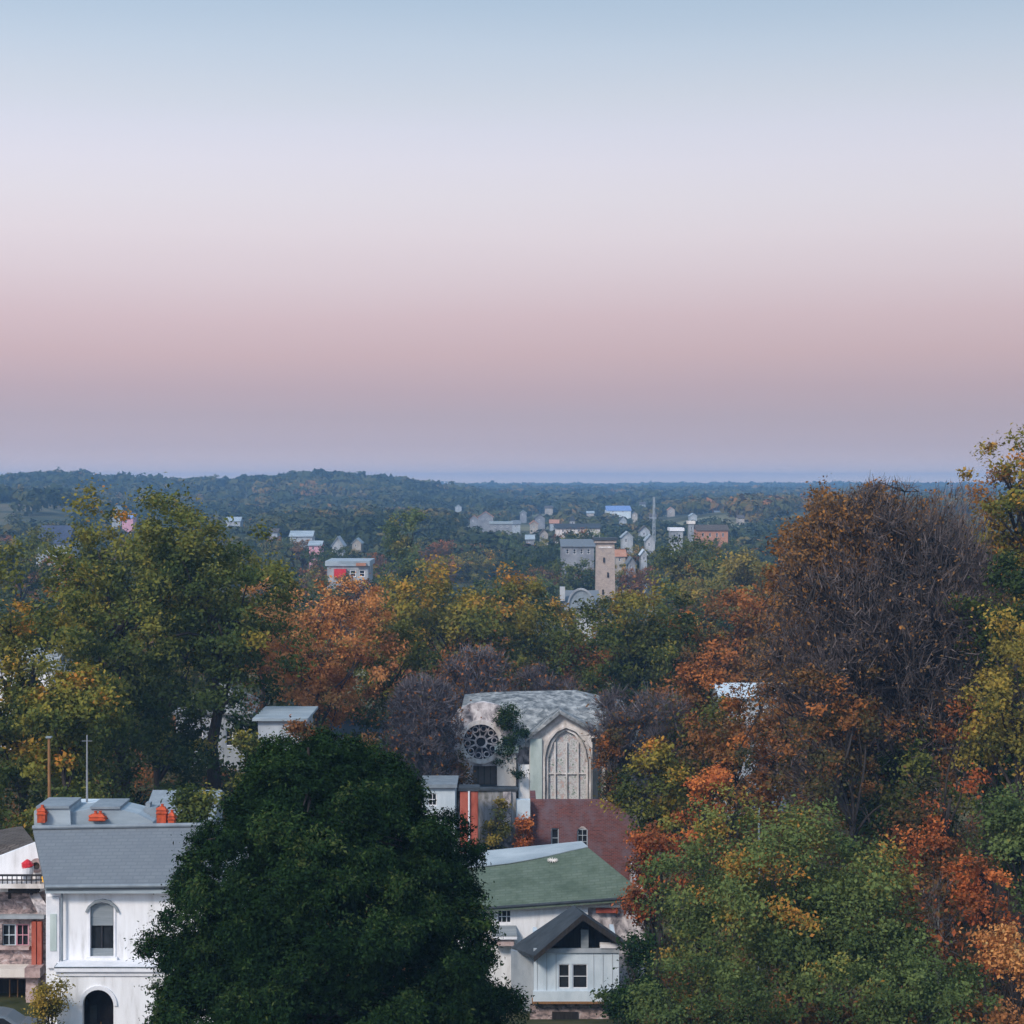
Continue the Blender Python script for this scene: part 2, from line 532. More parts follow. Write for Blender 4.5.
M['twig_grey'] = leafmat('twig_grey', [(0, (0.03, 0.027, 0.03)), (0.5, (0.07, 0.064, 0.07)), (1, (0.15, 0.14, 0.15))], 0.0, gain=(1.45, 1.4, 1.4))
M['leaf_far'] = leafmat('leaf_far', [(0, (0.014, 0.022, 0.014)), (0.35, (0.03, 0.042, 0.022)), (0.6, (0.06, 0.062, 0.026)), (0.8, (0.12, 0.085, 0.03)), (1, (0.2, 0.085, 0.03))], 0.1, False, gain=(1.6, 1.5, 1.3))


# ------------------------------------------------------------------ terrain (one sheet to beyond the horizon ridges)
def build_ground():
    ang = np.concatenate([np.radians(np.linspace(-24, 24, 150)), np.radians(np.linspace(27, 333, 60))])
    rad = np.concatenate([[1.0], np.geomspace(8, 4200, 150)])
    A, R = np.meshgrid(ang, rad, indexing='ij')
    x = np.sin(A) * R
    y = np.cos(A) * R
    z = ground(x, y)
    z = np.where(y < 1, 0, z)
    na, nr = A.shape
    v = np.stack([x, y, z], -1).reshape(-1, 3)
    f = []
    for i in range(na):
        i2 = (i + 1) % na
        for j in range(nr - 1):
            f.append((i * nr + j, i * nr + j + 1, i2 * nr + j + 1, i2 * nr + j))
    f.append(tuple(i * nr for i in range(na)))
    mb = MB()
    mb.v = [tuple(p) for p in v]
    mb.f = f
    mb.m = [0] * len(f)
    m, t, o = newmat('ground_soil')
    b = t.nodes.new('ShaderNodeBsdfPrincipled')
    t.links.new(b.outputs[0], o.inputs[0])
    tcn = t.nodes.new('ShaderNodeTexCoord')
    n1 = t.nodes.new('ShaderNodeTexNoise')
    n1.inputs['Scale'].default_value = 0.35
    n1.inputs['Detail'].default_value = 10
    n1.inputs['Roughness'].default_value = 0.7
    t.links.new(tcn.outputs['Object'], n1.inputs['Vector'])
    r1 = ramp_node(t, [(0.3, (0.025, 0.035, 0.018)), (0.5, (0.06, 0.065, 0.03)), (0.65, (0.10, 0.075, 0.04)), (0.8, (0.14, 0.10, 0.06))])
    t.links.new(n1.outputs['Fac'], r1.inputs[0])
    n2 = t.nodes.new('ShaderNodeTexNoise')
    n2.inputs['Scale'].default_value = 0.006
    n2.inputs['Detail'].default_value = 3
    t.links.new(tcn.outputs['Object'], n2.inputs['Vector'])
    r2 = ramp_node(t, [(0.5, (0, 0, 0)), (0.56, (1, 1, 1))])
    t.links.new(n2.outputs['Fac'], r2.inputs[0])
    mx = t.nodes.new('ShaderNodeMix')
    mx.data_type = 'RGBA'
    t.links.new(r2.outputs[0], mx.inputs['Factor'])
    t.links.new(r1.outputs[0], mx.inputs['A'])
    mx.inputs['B'].default_value = (0.19, 0.18, 0.10, 1)
    sx = t.nodes.new('ShaderNodeSeparateXYZ')
    t.links.new(tcn.outputs['Object'], sx.inputs[0])

    def mth(op, a, v):
        q = t.nodes.new('ShaderNodeMath')
        q.operation = op
        t.links.new(a, q.inputs[0])
        if isinstance(v, (int, float)):
            q.inputs[1].default_value = v
        else:
            t.links.new(v, q.inputs[1])
        return q.outputs[0]
    fl = mth('MULTIPLY', mth('GREATER_THAN', sx.outputs['Y'], 720), mth('LESS_THAN', sx.outputs['X'], -170))
    fl = mth('MULTIPLY', fl, mth('LESS_THAN', sx.outputs['Y'], 1015))
    mx2 = t.nodes.new('ShaderNodeMix')
    mx2.data_type = 'RGBA'
    t.links.new(fl, mx2.inputs['Factor'])
    t.links.new(mx.outputs['Result'], mx2.inputs['A'])
    n3 = t.nodes.new('ShaderNodeTexNoise')      # open pasture on the far left slope
    n3.inputs['Scale'].default_value = 0.045
    n3.inputs['Detail'].default_value = 8
    mp3 = t.nodes.new('ShaderNodeMapping')
    mp3.inputs['Scale'].default_value = (0.35, 1, 1)
    t.links.new(tcn.outputs['Object'], mp3.inputs[0])
    t.links.new(mp3.outputs[0], n3.inputs['Vector'])
    r3 = ramp_node(t, [(0.38, (0.04, 0.05, 0.03)), (0.5, (0.085, 0.088, 0.055)), (0.6, (0.15, 0.125, 0.08))])
    t.links.new(n3.outputs['Fac'], r3.inputs[0])
    t.links.new(r3.outputs[0], mx2.inputs['B'])
    t.links.new(mx2.outputs['Result'], b.inputs['Base Color'])
    b.inputs['Roughness'].default_value = 1.0
    b.inputs['Specular IOR Level'].default_value = 0.05
    g = mb.build('ground', m, recalc=False, smooth_=True)
    g['kind'] = 'structure'


build_ground()

# haze: even, pale air round the whole scene
hb = MB().box(-4300, 4300, -4300, 4300, -40, 41)
hz, t, o = newmat('haze_air')
pv = t.nodes.new('ShaderNodeVolumePrincipled')
pv.inputs['Color'].default_value = (0.30, 0.57, 0.93, 1)
pv.inputs['Density'].default_value = 0.00030
pv.inputs['Anisotropy'].default_value = 0.0
t.links.new(pv.outputs[0], o.inputs['Volume'])
ho = hb.build('haze', hz)
ho['kind'] = 'stuff'


# ------------------------------------------------------------------ foliage machinery
def quads_mesh(name, V, tint, mats, mat_index=None):
    """V: (n,4,3) array of quads -> mesh with a per-face tint"""
    n = len(V)
    me = bpy.data.meshes.new(name)
    me.vertices.add(n * 4)
    me.vertices.foreach_set('co', V.astype(np.float32).ravel())
    me.loops.add(n * 4)
    me.loops.foreach_set('vertex_index', np.arange(n * 4, dtype=np.int32))
    me.polygons.add(n)
    me.polygons.foreach_set('loop_start', np.arange(0, n * 4, 4, dtype=np.int32))
    me.polygons.foreach_set('loop_total', np.full(n, 4, dtype=np.int32))
    for m in mats:
        me.materials.append(m)
    if mat_index is not None:
        me.polygons.foreach_set('material_index', mat_index.astype(np.int32))
    a = me.attributes.new('tint', 'FLOAT', 'FACE')
    a.data.foreach_set('value', np.clip(tint, 0, 1).astype(np.float32))
    me.update()
    me.validate()
    return me


def unit(a):
    return a / np.maximum(np.linalg.norm(a, axis=-1, keepdims=True), 1e-9)


def leaves(rng, c, nrm, size, asp=0.62):
    """leaf-shaped quads at centres c facing roughly nrm"""
    n = len(c)
    r = rng.normal(size=(n, 3))
    u = unit(np.cross(nrm, r))
    v = np.cross(nrm, u)
    s = (size * rng.uniform(0.45, 1.45, n))[:, None]
    a = u * s
    b = v * s * asp
    k = nrm * s * 0.22
    return np.stack([c - a - k, c + b * rng.uniform(0.7, 1.2, (n, 1)), c + a - k, c - b * rng.uniform(0.7, 1.2, (n, 1))], 1)


def crown_points(rng, W, D, zb, zt, nl, per, leaf, clump, shape='round', topbias=0.3, gaps=0.0):
    """leaf centres, facing and tint for a crown made of many clumps on many boughs"""
    H = zt - zb
    cz = (zt + zb) / 2
    dirs = unit(rng.normal(size=(nl, 3)))
    dirs[:, 2] += topbias * 0.6
    dirs = unit(dirs)
    rr = np.where(rng.uniform(size=nl) < 0.74, rng.uniform(0.48, 0.76, nl), rng.uniform(0, 0.45, nl))
    dirs = np.sign(dirs) * np.abs(dirs) ** 0.85
    lc = dirs * rr[:, None] * np.array([W, D, H / 2])
    lr = rng.uniform(0.27, 0.45, nl) * min(W, H * 0.62)
    if shape == 'fan':           # spreading upward
        lc[:, 0] *= 0.55 + 0.6 * (lc[:, 2] / H + 0.5)
        lc[:, 1] *= 0.55 + 0.6 * (lc[:, 2] / H + 0.5)
    if shape == 'cone':
        f = 1.15 - 0.85 * (lc[:, 2] / H + 0.5)
        lc[:, 0] *= f
        lc[:, 1] *= f
        lr *= np.clip(f, 0.45, 1.1)
    lt = rng.normal(0, 0.11, nl)
    Cc, Cd, Ct = [], [], []
    for i in range(nl):
        m = max(4, int(per * (lr[i] / clump) ** 2))
        d = unit(rng.normal(size=(m, 3)) + np.array([0, 0, topbias]))
        r = lr[i] * rng.uniform(0.55, 1.06, m)
        c = lc[i] + d * r[:, None] * np.array([1, 1, 0.85])
        Cc.append(c)
        Cd.append(unit(d + 0.6 * unit(lc[i] + 1e-6)))
        Ct.append(lt[i] + rng.normal(0, 0.10, m))
    Cc = np.concatenate(Cc)
    Cd = np.concatenate(Cd)
    Ct = np.concatenate(Ct)
    if gaps:
        keep = rng.uniform(size=len(Cc)) > gaps
        Cc, Cd, Ct = Cc[keep], Cd[keep], Ct[keep]
    # fit the wanted size
    for ax, lo, hi in ((0, -W, W), (1, -D, D), (2, -H / 2, H / 2)):
        a, b = np.percentile(Cc[:, ax], [2.5, 97.5])
        lo2, hi2 = lo + clump * 0.45, hi - clump * 0.45
        Cc[:, ax] = lo2 + (Cc[:, ax] - a) / (b - a) * (hi2 - lo2)
    return Cc + np.array([0, 0, cz]), Cd, Ct, lc + np.array([0, 0, cz])


def crown_mesh(name, mat, seed, W, D, zb, zt, leaf=0.3, nl=14, per=2.2, clump=1.1, lpc=60, shape='round', bias=0.5, grad=0.25,
               topbias=0.3, gaps=0.0, accent=0.0, dens=2.9):
    leaf *= 0.56
    lpc = int(lpc * dens)
    nl = int(nl * 1.5)
    rng = np.random.default_rng(seed)
    Cc, Cd, Ct, lobes = crown_points(rng, W, D, zb, zt, nl, per, leaf, clump, shape, topbias, gaps)
    n = len(Cc) * lpc
    idx = np.repeat(np.arange(len(Cc)), lpc)
    cr = clump * rng.uniform(0.6, 1.3, len(Cc))
    off = rng.normal(size=(n, 3)) * np.array([0.5, 0.5, 0.36]) * cr[idx][:, None]
    c = Cc[idx] + off
    nrm = unit(rng.normal(size=(n, 3)) * 0.75 + Cd[idx] * 0.8 + np.array([0, 0, 0.55]))
    zr = (c[:, 2] - zb) / (zt - zb) - 0.5
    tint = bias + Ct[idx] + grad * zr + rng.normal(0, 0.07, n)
    if accent:
        hot = rng.uniform(size=len(Cc)) < accent
        tint += np.where(hot[idx], rng.uniform(0.15, 0.4), 0)
    V = leaves(rng, c, nrm, np.full(n, leaf))
    return quads_mesh(name, V, tint, [mat]), lobes, Cc


def limb_mb(mb, rng, a, b, r0, r1, wander=0.12, segs=5, n=5, sag=0.10):
    a, b = np.array(a, float), np.array(b, float)
    L = np.linalg.norm(b - a)
    pts, rad = [], []
    mid = rng.normal(0, wander, 3) * L
    for i in range(segs + 1):
        t = i / segs
        p = a + (b - a) * t + mid * math.sin(math.pi * t) * 0.6 + np.array([0, 0, sag * L * math.sin(math.pi * t)])
        pts.append(p)
        rad.append(r0 + (r1 - r0) * t)
    mb.tube(pts, rad, n)
    return pts


def trunk_mesh(name, mat, seed, zt, zb, lobes, Cc, r=0.35, nl=14, nc=26):
    """tapered trunk from the ground, limbs out to the boughs; local coordinates"""
    rng = np.random.default_rng(seed + 5)
    mb = MB()
    top = zb + (zt - zb) * 0.62
    zs = np.linspace(-0.4, top, 8)
    pts = [np.array([rng.normal(0, 0.03) * z, rng.normal(0, 0.03) * z, z]) for z in zs]
    rad = [r * (1.25 if i == 0 else 1.0) * (1 - 0.72 * i / 7) for i in range(8)]
    mb.tube(pts, rad, 8)
    for k in range(min(nl, len(lobes))):
        l = lobes[k]
        z0 = min(max(zb * 0.75, l[2] - abs(l[0]) * 0.8 - 1.5), top * 0.95)
        t = np.clip(z0 / top, 0, 1)
        i = int(t * 7)
        a = pts[min(i, 7)]
        limb_mb(mb, rng, a, l, r * (0.5 - 0.25 * t), r * 0.12)
        for q in range(2):
            cc = Cc[np.argsort(((Cc - l) ** 2).sum(1))[rng.integers(0, min(12, len(Cc)))]]
            limb_mb(mb, rng, l * 0.7 + a * 0.3, cc, r * 0.14, r * 0.03, 0.15, 4, 4)
    me = bpy.data.meshes.new(name)
    me.from_pydata([tuple(p) for p in mb.v], [], mb.f)
    me.materials.append(mat)
    me.polygons.foreach_set('use_smooth', [True] * len(me.polygons))
    return me


def link_mesh(name, me, parent):
    o = bpy.data.objects.new(name, me)
    COL.objects.link(o)
    o.parent = parent
    return o


def tree(name, label, px, top, bot, hw, d, mat, seed, bark='bark', cat='tree', group=None, depth=0.9, r=None, zbase=None, **kw):
    """a tree whose crown fills these picture rows and columns at distance d"""
    x = X(px, d)
    gz = G(x, d) if zbase is None else zbase
    t = thing(name, label, cat, (x, d, gz), group)
    s = d / F
    W = hw * s
    zt, zb = Z(top, d) - gz, Z(bot, d) - gz
    zb = max(zb, 0.25)
    me, lobes, Cc = crown_mesh('crown', M[mat], seed, W, W * depth, zb, zt, **kw)
    tm = trunk_mesh('trunk', M[bark], seed, zt, zb, lobes, Cc, r or max(0.09, 0.018 * zt))
    link_mesh('trunk', tm, t)
    link_mesh('crown', me, t)
    return t


def bare_tree(name, label, px, top, bot, hw, d, seed, leafmat_='leaf_brown', twig='twig', bark='bark', nlead=7, sub=(9, 8, 9), nleaf=9000,
              leafbias=0.5, r=0.4, leaf=0.22, needle=0.55, toponly=0.55, lean=0.0, flat=0.9, tw=0.022, rim=0):
    rng = np.random.default_rng(seed)
    x = X(px, d)
    gz = G(x, d)
    t = thing(name, label, 'tree', (x, d, gz))
    s = d / F
    W = hw * s
    zt, zb = Z(top, d) - gz, max(Z(bot, d) - gz, 0.4)
    mb = MB()
    z1 = max(zb * 0.9, 0.15 * zt)
    limb_mb(mb, rng, (0, 0, -0.4), (lean * z1, 0, z1), r, r * 0.8, 0.02, 4, 9)
    starts = []
    ends = []

    def env(u, az, z):
        # outline of the crown: widest two thirds of the way up, rounded top
        h = (z - zb) / (zt - zb)
        return W * np.clip(math.sin(math.pi * np.clip(0.12 + 0.80 * h, 0, 1)) ** 0.7, 0.1, 1)
    tips = []
    for k in range(nlead):
        az = 2 * math.pi * (k + rng.uniform(-0.3, 0.3)) / nlead
        rr = rng.uniform(0.15, 0.72) if k else 0.05
        hz_ = rng.uniform(0.62, 0.95)
        e = np.array([math.cos(az) * rr * W, math.sin(az) * rr * W * flat, zb + (zt - zb) * min(hz_, 0.88) * math.sqrt(1 - 0.55 * rr * rr)])
        p = limb_mb(mb, rng, (lean * z1, 0, z1 * rng.uniform(0.75, 1.0)), e, r * 0.55, r * 0.10, 0.06, 7, 7)
        for j in range(sub[0]):
            i = rng.integers(2, 8)
            a = np.array(p[i])
            out = unit(np.array([a[0], a[1] / flat, 0.001]))
            dd = unit(rng.normal(size=3) * np.array([0.8, 0.8, 0.3]) + out * 0.55 + np.array([0, 0, 0.8]))
            L = (zt - zb) * rng.uniform(0.14, 0.3)
            b = a + dd * L
            h = np.clip((b[2] - zb) / (zt - zb), 0, 1)
            lim = W * (math.sin(math.pi * (0.14 + 0.74 * h)) ** 0.6)
            q = math.hypot(b[0], b[1] / flat)
            if q > lim:
                b[0] *= lim / q
                b[1] *= lim / q
            b[2] = min(b[2], zb + (zt - zb) * (0.98 - 0.28 * (math.hypot(b[0], b[1] / flat) / W) ** 2))
            pp = limb_mb(mb, rng, a, b, r * 0.16, r * 0.04, 0.05, 4, 5, 0.02)
            for m_ in range(sub[1]):
                a2 = np.array(pp[rng.integers(1, 5)])
                d2 = unit(rng.normal(size=3) * np.array([0.8, 0.8, 0.4]) + dd * 0.5 + np.array([0, 0, 0.65]))
                b2 = a2 + d2 * L * rng.uniform(0.3, 0.65)
                b2[2] = min(b2[2], zb + (zt - zb) * (1.0 - 0.3 * (math.hypot(b2[0], b2[1] / flat) / W) ** 2.5))
                mb.tube([a2, (a2 + b2) / 2 + rng.normal(0, 0.05 * L, 3), b2], [r * 0.05, r * 0.035, r * 0.015], 3)
                tips.append((a2, b2))
    me = bpy.data.meshes.new('trunk')
    me.from_pydata([tuple(p) for p in mb.v], [], mb.f)
    me.materials.append(M[bark])
    me.polygons.foreach_set('use_smooth', [True] * len(me.polygons))
    link_mesh('trunk', me, t)
    # fine twigs: slender blades along the branch ends
    A = np.array([q[0] for q in tips])
    B = np.array([q[1] for q in tips])
    n = len(A) * sub[2]
    i = np.repeat(np.arange(len(A)), sub[2])
    tt = rng.uniform(0.15, 1.0, n)[:, None]
    c = A[i] * (1 - tt) + B[i] * tt
    dr = unit(unit(B - A)[i] * 0.6 + rng.normal(size=(n, 3)) * 0.55 + np.array([0, 0, 0.55]))
    L = needle * rng.uniform(0.5, 1.5, n)[:, None]
    sd_ = unit(np.cross(dr, rng.normal(size=(n, 3))))
    wd = sd_ * tw * rng.uniform(0.7, 1.4, n)[:, None]
    V = np.stack([c - wd, c + wd, c + dr * L * 1.8 + wd * 0.3, c + dr * L * 1.8 - wd * 0.3], 1)
    if rim:
        k = rim
        dd_ = unit(rng.normal(size=(k, 3)) + np.array([0, 0, 0.35]))
        zc_ = zb + (zt - zb) * 0.42
        dd_ = dd_[(dd_[:, 1] > -0.45) | (rng.uniform(size=k) < 0.35)]
        k = len(dd_)
        rr_ = (rng.uniform(0.70, 0.985, k) * (1 + 0.07 * np.sin(5 * dd_[:, 0] + 2) * np.cos(4 * dd_[:, 2] + 3 * dd_[:, 1]) + 0.05 * np.sin(13 * dd_[:, 0] + 9 * dd_[:, 2])))[:, None]
        ds_ = np.sign(dd_) * np.abs(dd_) ** np.array([0.82, 0.82, 0.62])
        cr_ = ds_ * rr_ * np.array([W, W * flat, (zt - zc_)]) + np.array([0, 0, zc_])
        cr_ += rng.normal(size=(k, 3)) * 0.25
        d2_ = unit(dd_ * 0.7 + rng.normal(size=(k, 3)) * 0.35 + np.array([0, 0, 0.8]))
        L_ = needle * rng.uniform(0.6, 1.8, k)[:, None]
        w_ = unit(np.cross(d2_, rng.normal(size=(k, 3)))) * tw * rng.uniform(0.7, 1.3, k)[:, None]
        V = np.concatenate([V, np.stack([cr_ - d2_ * L_ - w_, cr_ - d2_ * L_ + w_, cr_ + d2_ * L_ * 0.6 + w_ * 0.3, cr_ + d2_ * L_ * 0.6 - w_ * 0.3], 1)])
        n = len(V)
        # leaves clinging to the outer shell, most on the crest and the left flank
        q = int(nleaf * 0.8)
        pw_ = np.clip(dd_[:, 2] * 0.9 - dd_[:, 0] * 0.5 - 0.5 - 0.35 * np.maximum(-dd_[:, 1], 0), 0.004, None) ** 2
        pick = rng.choice(k, q, p=pw_ / pw_.sum())
        rim_c = cr_[pick] + rng.normal(size=(q, 3)) * 0.3
        rim_t = (leafbias + rng.normal(0, 0.14, k))[pick] + rng.normal(0, 0.07, q)
    tint = 0.5 + rng.normal(0, 0.2, n)
    mi = np.zeros(n)
    # scattered leaves still hanging
    if nleaf:
        h = (B[:, 2] - zb) / (zt - zb)
        rad = np.hypot(B[:, 0], B[:, 1] / flat) / W
        wgt = np.clip((h ** 2 + rad ** 2 - toponly), 0.02, None) ** 2.0
        nleaf = int(nleaf * (0.2 if rim else 1))
        k = rng.choice(len(B), nleaf, p=wgt / wgt.sum())
        cl = B[k] + rng.normal(size=(nleaf, 3)) * 0.5
        nr = unit(rng.normal(size=(nleaf, 3)) + np.array([0, 0, 0.6]))
        Vl = leaves(rng, cl, nr, np.full(nleaf, leaf))
        ct = rng.normal(0, 0.16, len(B))
        V = np.concatenate([V, Vl])
        tint = np.concatenate([tint, leafbias + ct[k] + rng.normal(0, 0.08, nleaf)])
        mi = np.concatenate([mi, np.ones(nleaf)])
    if rim:
        Vl = leaves(rng, rim_c, unit(rng.normal(size=(q, 3)) + np.array([0, 0, 0.6])), np.full(q, leaf))
        V = np.concatenate([V, Vl])
        tint = np.concatenate([tint, rim_t])
        mi = np.concatenate([mi, np.ones(q)])
    me = quads_mesh('crown', V, tint, [M[twig], M[leafmat_]], mi)
    link_mesh('crown', me, t)
    return t


RECTS = []      # picture rectangles of far buildings, with distance


def protect(px0, px1, py0, py1, d):
    RECTS.append((px0, px1, py0, py1, d))


# ------------------------------------------------------------------ buildings
def circle_pts(cx, cy, r, n=28, a0=0, a1=2 * math.pi, ry=None):
    ry = ry or r
    full = abs(a1 - a0 - 2 * math.pi) < 1e-6
    k = n if full else n + 1
    return [(cx + r * math.cos(a0 + (a1 - a0) * i / n), cy - ry * math.sin(a0 + (a1 - a0) * i / n)) for i in range(k)]


def window(parent, px0, px1, py0, py1, d, frame='white_trim', glass='glass_dark', bars=(1, 1), fw=1.2, name='window', inset=0.12):
    """frame with glazing bars set in an opening, pane behind it"""
    mb = MB()
    mb.wall([(px0, py1), (px1, py1), (px1, py0), (px0, py0)], d, 0.09,
            [[(px0 + fw, py1 - fw), (px1 - fw, py1 - fw), (px1 - fw, py0 + fw), (px0 + fw, py0 + fw)]])
    for i in range(1, bars[0]):
        c = px0 + (px1 - px0) * i / bars[0]
        mb.pbox(c - fw * 0.3, c + fw * 0.3, py0 + fw, py1 - fw, d + 0.02, 0.05)
    for i in range(1, bars[1]):
        c = py0 + (py1 - py0) * i / bars[1]
        mb.pbox(px0 + fw, px1 - fw, c - fw * 0.3, c + fw * 0.3, d + 0.025, 0.04)
    f = mb.build(name, M[frame], parent)
    MB().pbox(px0 + fw * 0.5, px1 - fw * 0.5, py0 + fw * 0.5, py1 - fw * 0.5, d + inset, 0.03).build('pane', M[glass], f)
    return f


# --- white house, lower left -------------------------------------------------
def white_house():
    d = 80.0
    t = thing('white_house', 'white two storey house with grey slate roof, tall single window and arched porch', 'house', (X(130, 84), 84, 0))
    mb = MB()
    hole = [(90, 956.5), (113.5, 956.5), (113.5, 907), (109, 904), (102, 902.5), (95, 904), (90, 907)]
    mb.wall([(46, 1074), (222, 1074), (222, 884), (46, 884)], d, 0.35, [hole])
    zt, x0, x1 = Z(885, d), X(46, d), X(222, d)
    mb.box(x0, x0 + 0.3, d + 0.35, 88, -0.3, zt)
    mb.box(x1 - 0.3, x1, d + 0.35, 88, -0.3, zt)
    mb.box(x0 + 0.3, x1 - 0.3, 87.7, 88, -0.3, zt)
    # gable ends up to the ridge
    for xa in (x0, x1 - 0.3):
        mb.hexa([(xa, d + 0.1, zt), (xa + 0.3, d + 0.1, zt), (xa + 0.3, 87.9, zt), (xa, 87.9, zt),
                 (xa, 83.2, Z(829, 83.2) - 0.15), (xa + 0.3, 83.2, Z(829, 83.2) - 0.15), (xa + 0.3, 84.2, Z(829, 83.2) - 0.15), (xa, 84.2, Z(829, 83.2) - 0.15)])
    wl = mb.build('wall', M['white_paint'], t)
    MB().pbox(46.5, 59, 897, 968, d - 0.16, 0.16).build('pilaster', M['white_trim'], wl)
    MB().pbox(50, 56.5, 914, 951, d - 0.19, 0.03).build('panel', M['mint'], wl)
    # roof
    r = MB().sheet([P(45.5, 887, 79.4), P(226, 885, 79.4), P(214, 826, 83.2), P(33, 829, 83.2)], 0.16).build('roof', M['slate'], t)
    MB().sheet([P(33, 829, 83.2), P(214, 826, 83.2), (X(222, 88.6), 88.6, zt - 0.1), (X(38, 88.6), 88.6, zt - 0.1)], 0.16).build('rear_slope', M['slate'], r)
    MB().tube([P(32.5, 827.5, 83.15), P(214.5, 824.5, 83.15)], 0.10, 8).build('ridge_cap', M['lead'], r)
    MB().pbox(45, 226, 887.5, 893.5, 79.45, 0.5).build('eave_board', M['slate_pale'], t)
    MB().tube([P(45.5, 886.8, 79.35), P(226, 884.8, 79.35)], 0.085, 8).build('gutter', M['lead'], r)
    MB().tube([P(62, 889, 79.75), P(62, 966, 79.75)], 0.05, 8).build('downpipe', M['lead'], t)
    # raised block behind the ridge
    MB().wall([(34, 834), (34, 811), (40, 808.5), (70, 808.5), (71, 834)], 83.9, 2.2).build('roof_turret', M['slate_pale'], r)
    MB().wall([(71.5, 834), (71.5, 812), (88, 809.5), (118, 809), (138, 814), (153, 822), (154, 834)], 84.2, 2.0).build('dormer', M['slate_pale'], r)
    MB().pbox(36, 69, 806.3, 808.6, 83.8, 2.4).pbox(90, 120, 806.8, 809, 84.1, 2.2).build('coping', M['lead'], r)
    MB().pbox(73, 107, 802.5, 809.5, 86.4, 1.0).build('skylight', M['pale_blue'], r)
    MB().pbox(144, 156, 808, 826, 85.0, 0.9).pbox(145.5, 150, 803, 808, 85.2, 0.5).build('vent_box', M['lead'], r)
    for (a, b, c, e_, dd) in ((37, 45, 808.5, 823, 83.5), (89, 104.5, 814.5, 821.5, 83.75), (156.5, 166, 807.5, 824, 83.6), (168, 174, 813.5, 824.5, 83.5)):
        mb = MB()
        w2, xm = (b - a) / 2, (a + b) / 2
        mb.pbox(a, b, c + 3, e_, dd, 0.5)
        A = [P(a - .6, c + 3, dd - .03), P(b + .6, c + 3, dd - .03), P(b + .6, c + 3, dd + .53), P(a - .6, c + 3, dd + .53)]
        zz = A[0][2]
        A = [(p[0], p[1], zz + .004) for p in A]
        B = [(X(xm + sx * w2 * 0.55, dd), dd + 0.25 + sy * 0.12, Z(c, dd)) for sx, sy in ((-1, -1), (1, -1), (1, 1), (-1, 1))]
        mb.hexa(A + B)
        zl = Z(c, dd)
        for kx in ((-0.3, 0.3) if w2 > 6 else (0.0,)):
            cx_ = X(xm + kx * w2, dd)
            mb.tube([(cx_, dd + 0.25, zl - 0.03), (cx_, dd + 0.25, zl + 0.10), (cx_, dd + 0.25, zl + 0.12)], [0.075, 0.07, 0.095], 8)
        mb.pbox(a - 0.8, b + 0.8, c + 5.2, c + 6.4, dd - 0.06, 0.62)
        mb.build('chimney', M['terracotta'], r, bevel=0.02)
    # tall window with grey blind
    mb = MB()
    mb.wall([(88, 958), (115.5, 958), (115.5, 906), (110, 902), (102, 900), (94, 902), (88, 906)], d - 0.05, 0.05, [hole])
    f = mb.build('window', M['white_trim'], t)
    MB().wall(hole, d + 0.22, 0.04).build('pane', M['glass_dark'], f)
    MB().wall([(90.5, 925.5), (113, 925.5), (113, 907.4), (109, 904.4), (102, 903), (95, 904.4), (90.5, 907.4)], d + 0.1, 0.06).build('blind', M['grey_blind'], f)
    MB().pbox(90.5, 113, 948.5, 956, d + 0.1, 0.08).build('lower_panel', M['grey_blind'], f)
    MB().pbox(101, 102.5, 926, 948, d + 0.14, 0.05).build('glazing_bar', M['black_iron'], f)
    MB().pbox(86.5, 117, 957.5, 960.5, d - 0.16, 0.16).build('sill', M['white_trim'], f)
    mb = MB()
    mb.wall([(85, 912), (88, 906), (94, 901), (102, 899), (110, 901), (116, 906), (119, 912), (117.5, 913), (114, 907.5), (109, 903.4), (102, 901.6), (95, 903.4), (90, 907.5), (86.5, 913)], d - 0.13, 0.08)
    mb.build('hood_mould', M['grey_blind'], f)
    # lower storey bay with arched porch
    db = 78.9
    arch = [(82.5, 1072)] + [(82.5, 1020)] + circle_pts(98, 1006, 15.5, 14, math.pi, 0, 16)[0:] + [(113.5, 1020), (113.5, 1072)]
    mb = MB()
    mb.wall([(57, 1073), (222, 1073), (222, 976), (57, 976)], db, 0.3, [arch])
    mb.box(X(57, db), X(57, db) + 0.3, db + 0.3, d, -0.3, Z(976, db))
    lw = mb.build('lower_wall', M['white_paint'], t)
    MB().pbox(54, 224, 967.5, 972, db - 0.2, 1.3).pbox(56, 222, 972.2, 976, db - 0.08, 1.15).build('cornice', M['white_trim'], t)
    MB().sheet([P(54, 967.2, db - 0.2), P(224, 967.2, db - 0.2), (X(224, d), d, Z(962.5, d)), (X(57, d), d, Z(962.5, d))], 0.05).build('cornice_lead', M['lead'], t)
    ring = circle_pts(98, 1006, 19, 16, math.pi, 0, 20) + circle_pts(98, 1006, 15.6, 16, 0, math.pi, 16.1)
    MB().wall(ring, db - 0.08, 0.08).build('arch_mould', M['white_trim'], lw)
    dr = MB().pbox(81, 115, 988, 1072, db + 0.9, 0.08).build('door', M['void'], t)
    MB().wall([(90, 1040), (97, 1040), (97, 1004), (90, 1006)], db + 0.82, 0.05).build('door_glass', M['glass_dark'], dr)
    MB().tube([P(101, 1040, db + 0.8), P(101, 1022, db + 0.8)], 0.03).build('handle', M['wood'], dr)


white_house()


def simple(name, label, cat, loc, parts, group=None):
    t = thing(name, label, cat, loc, group)
    for pn, mb, mt in parts:
        mb.build(pn, M[mt], t)
    return t


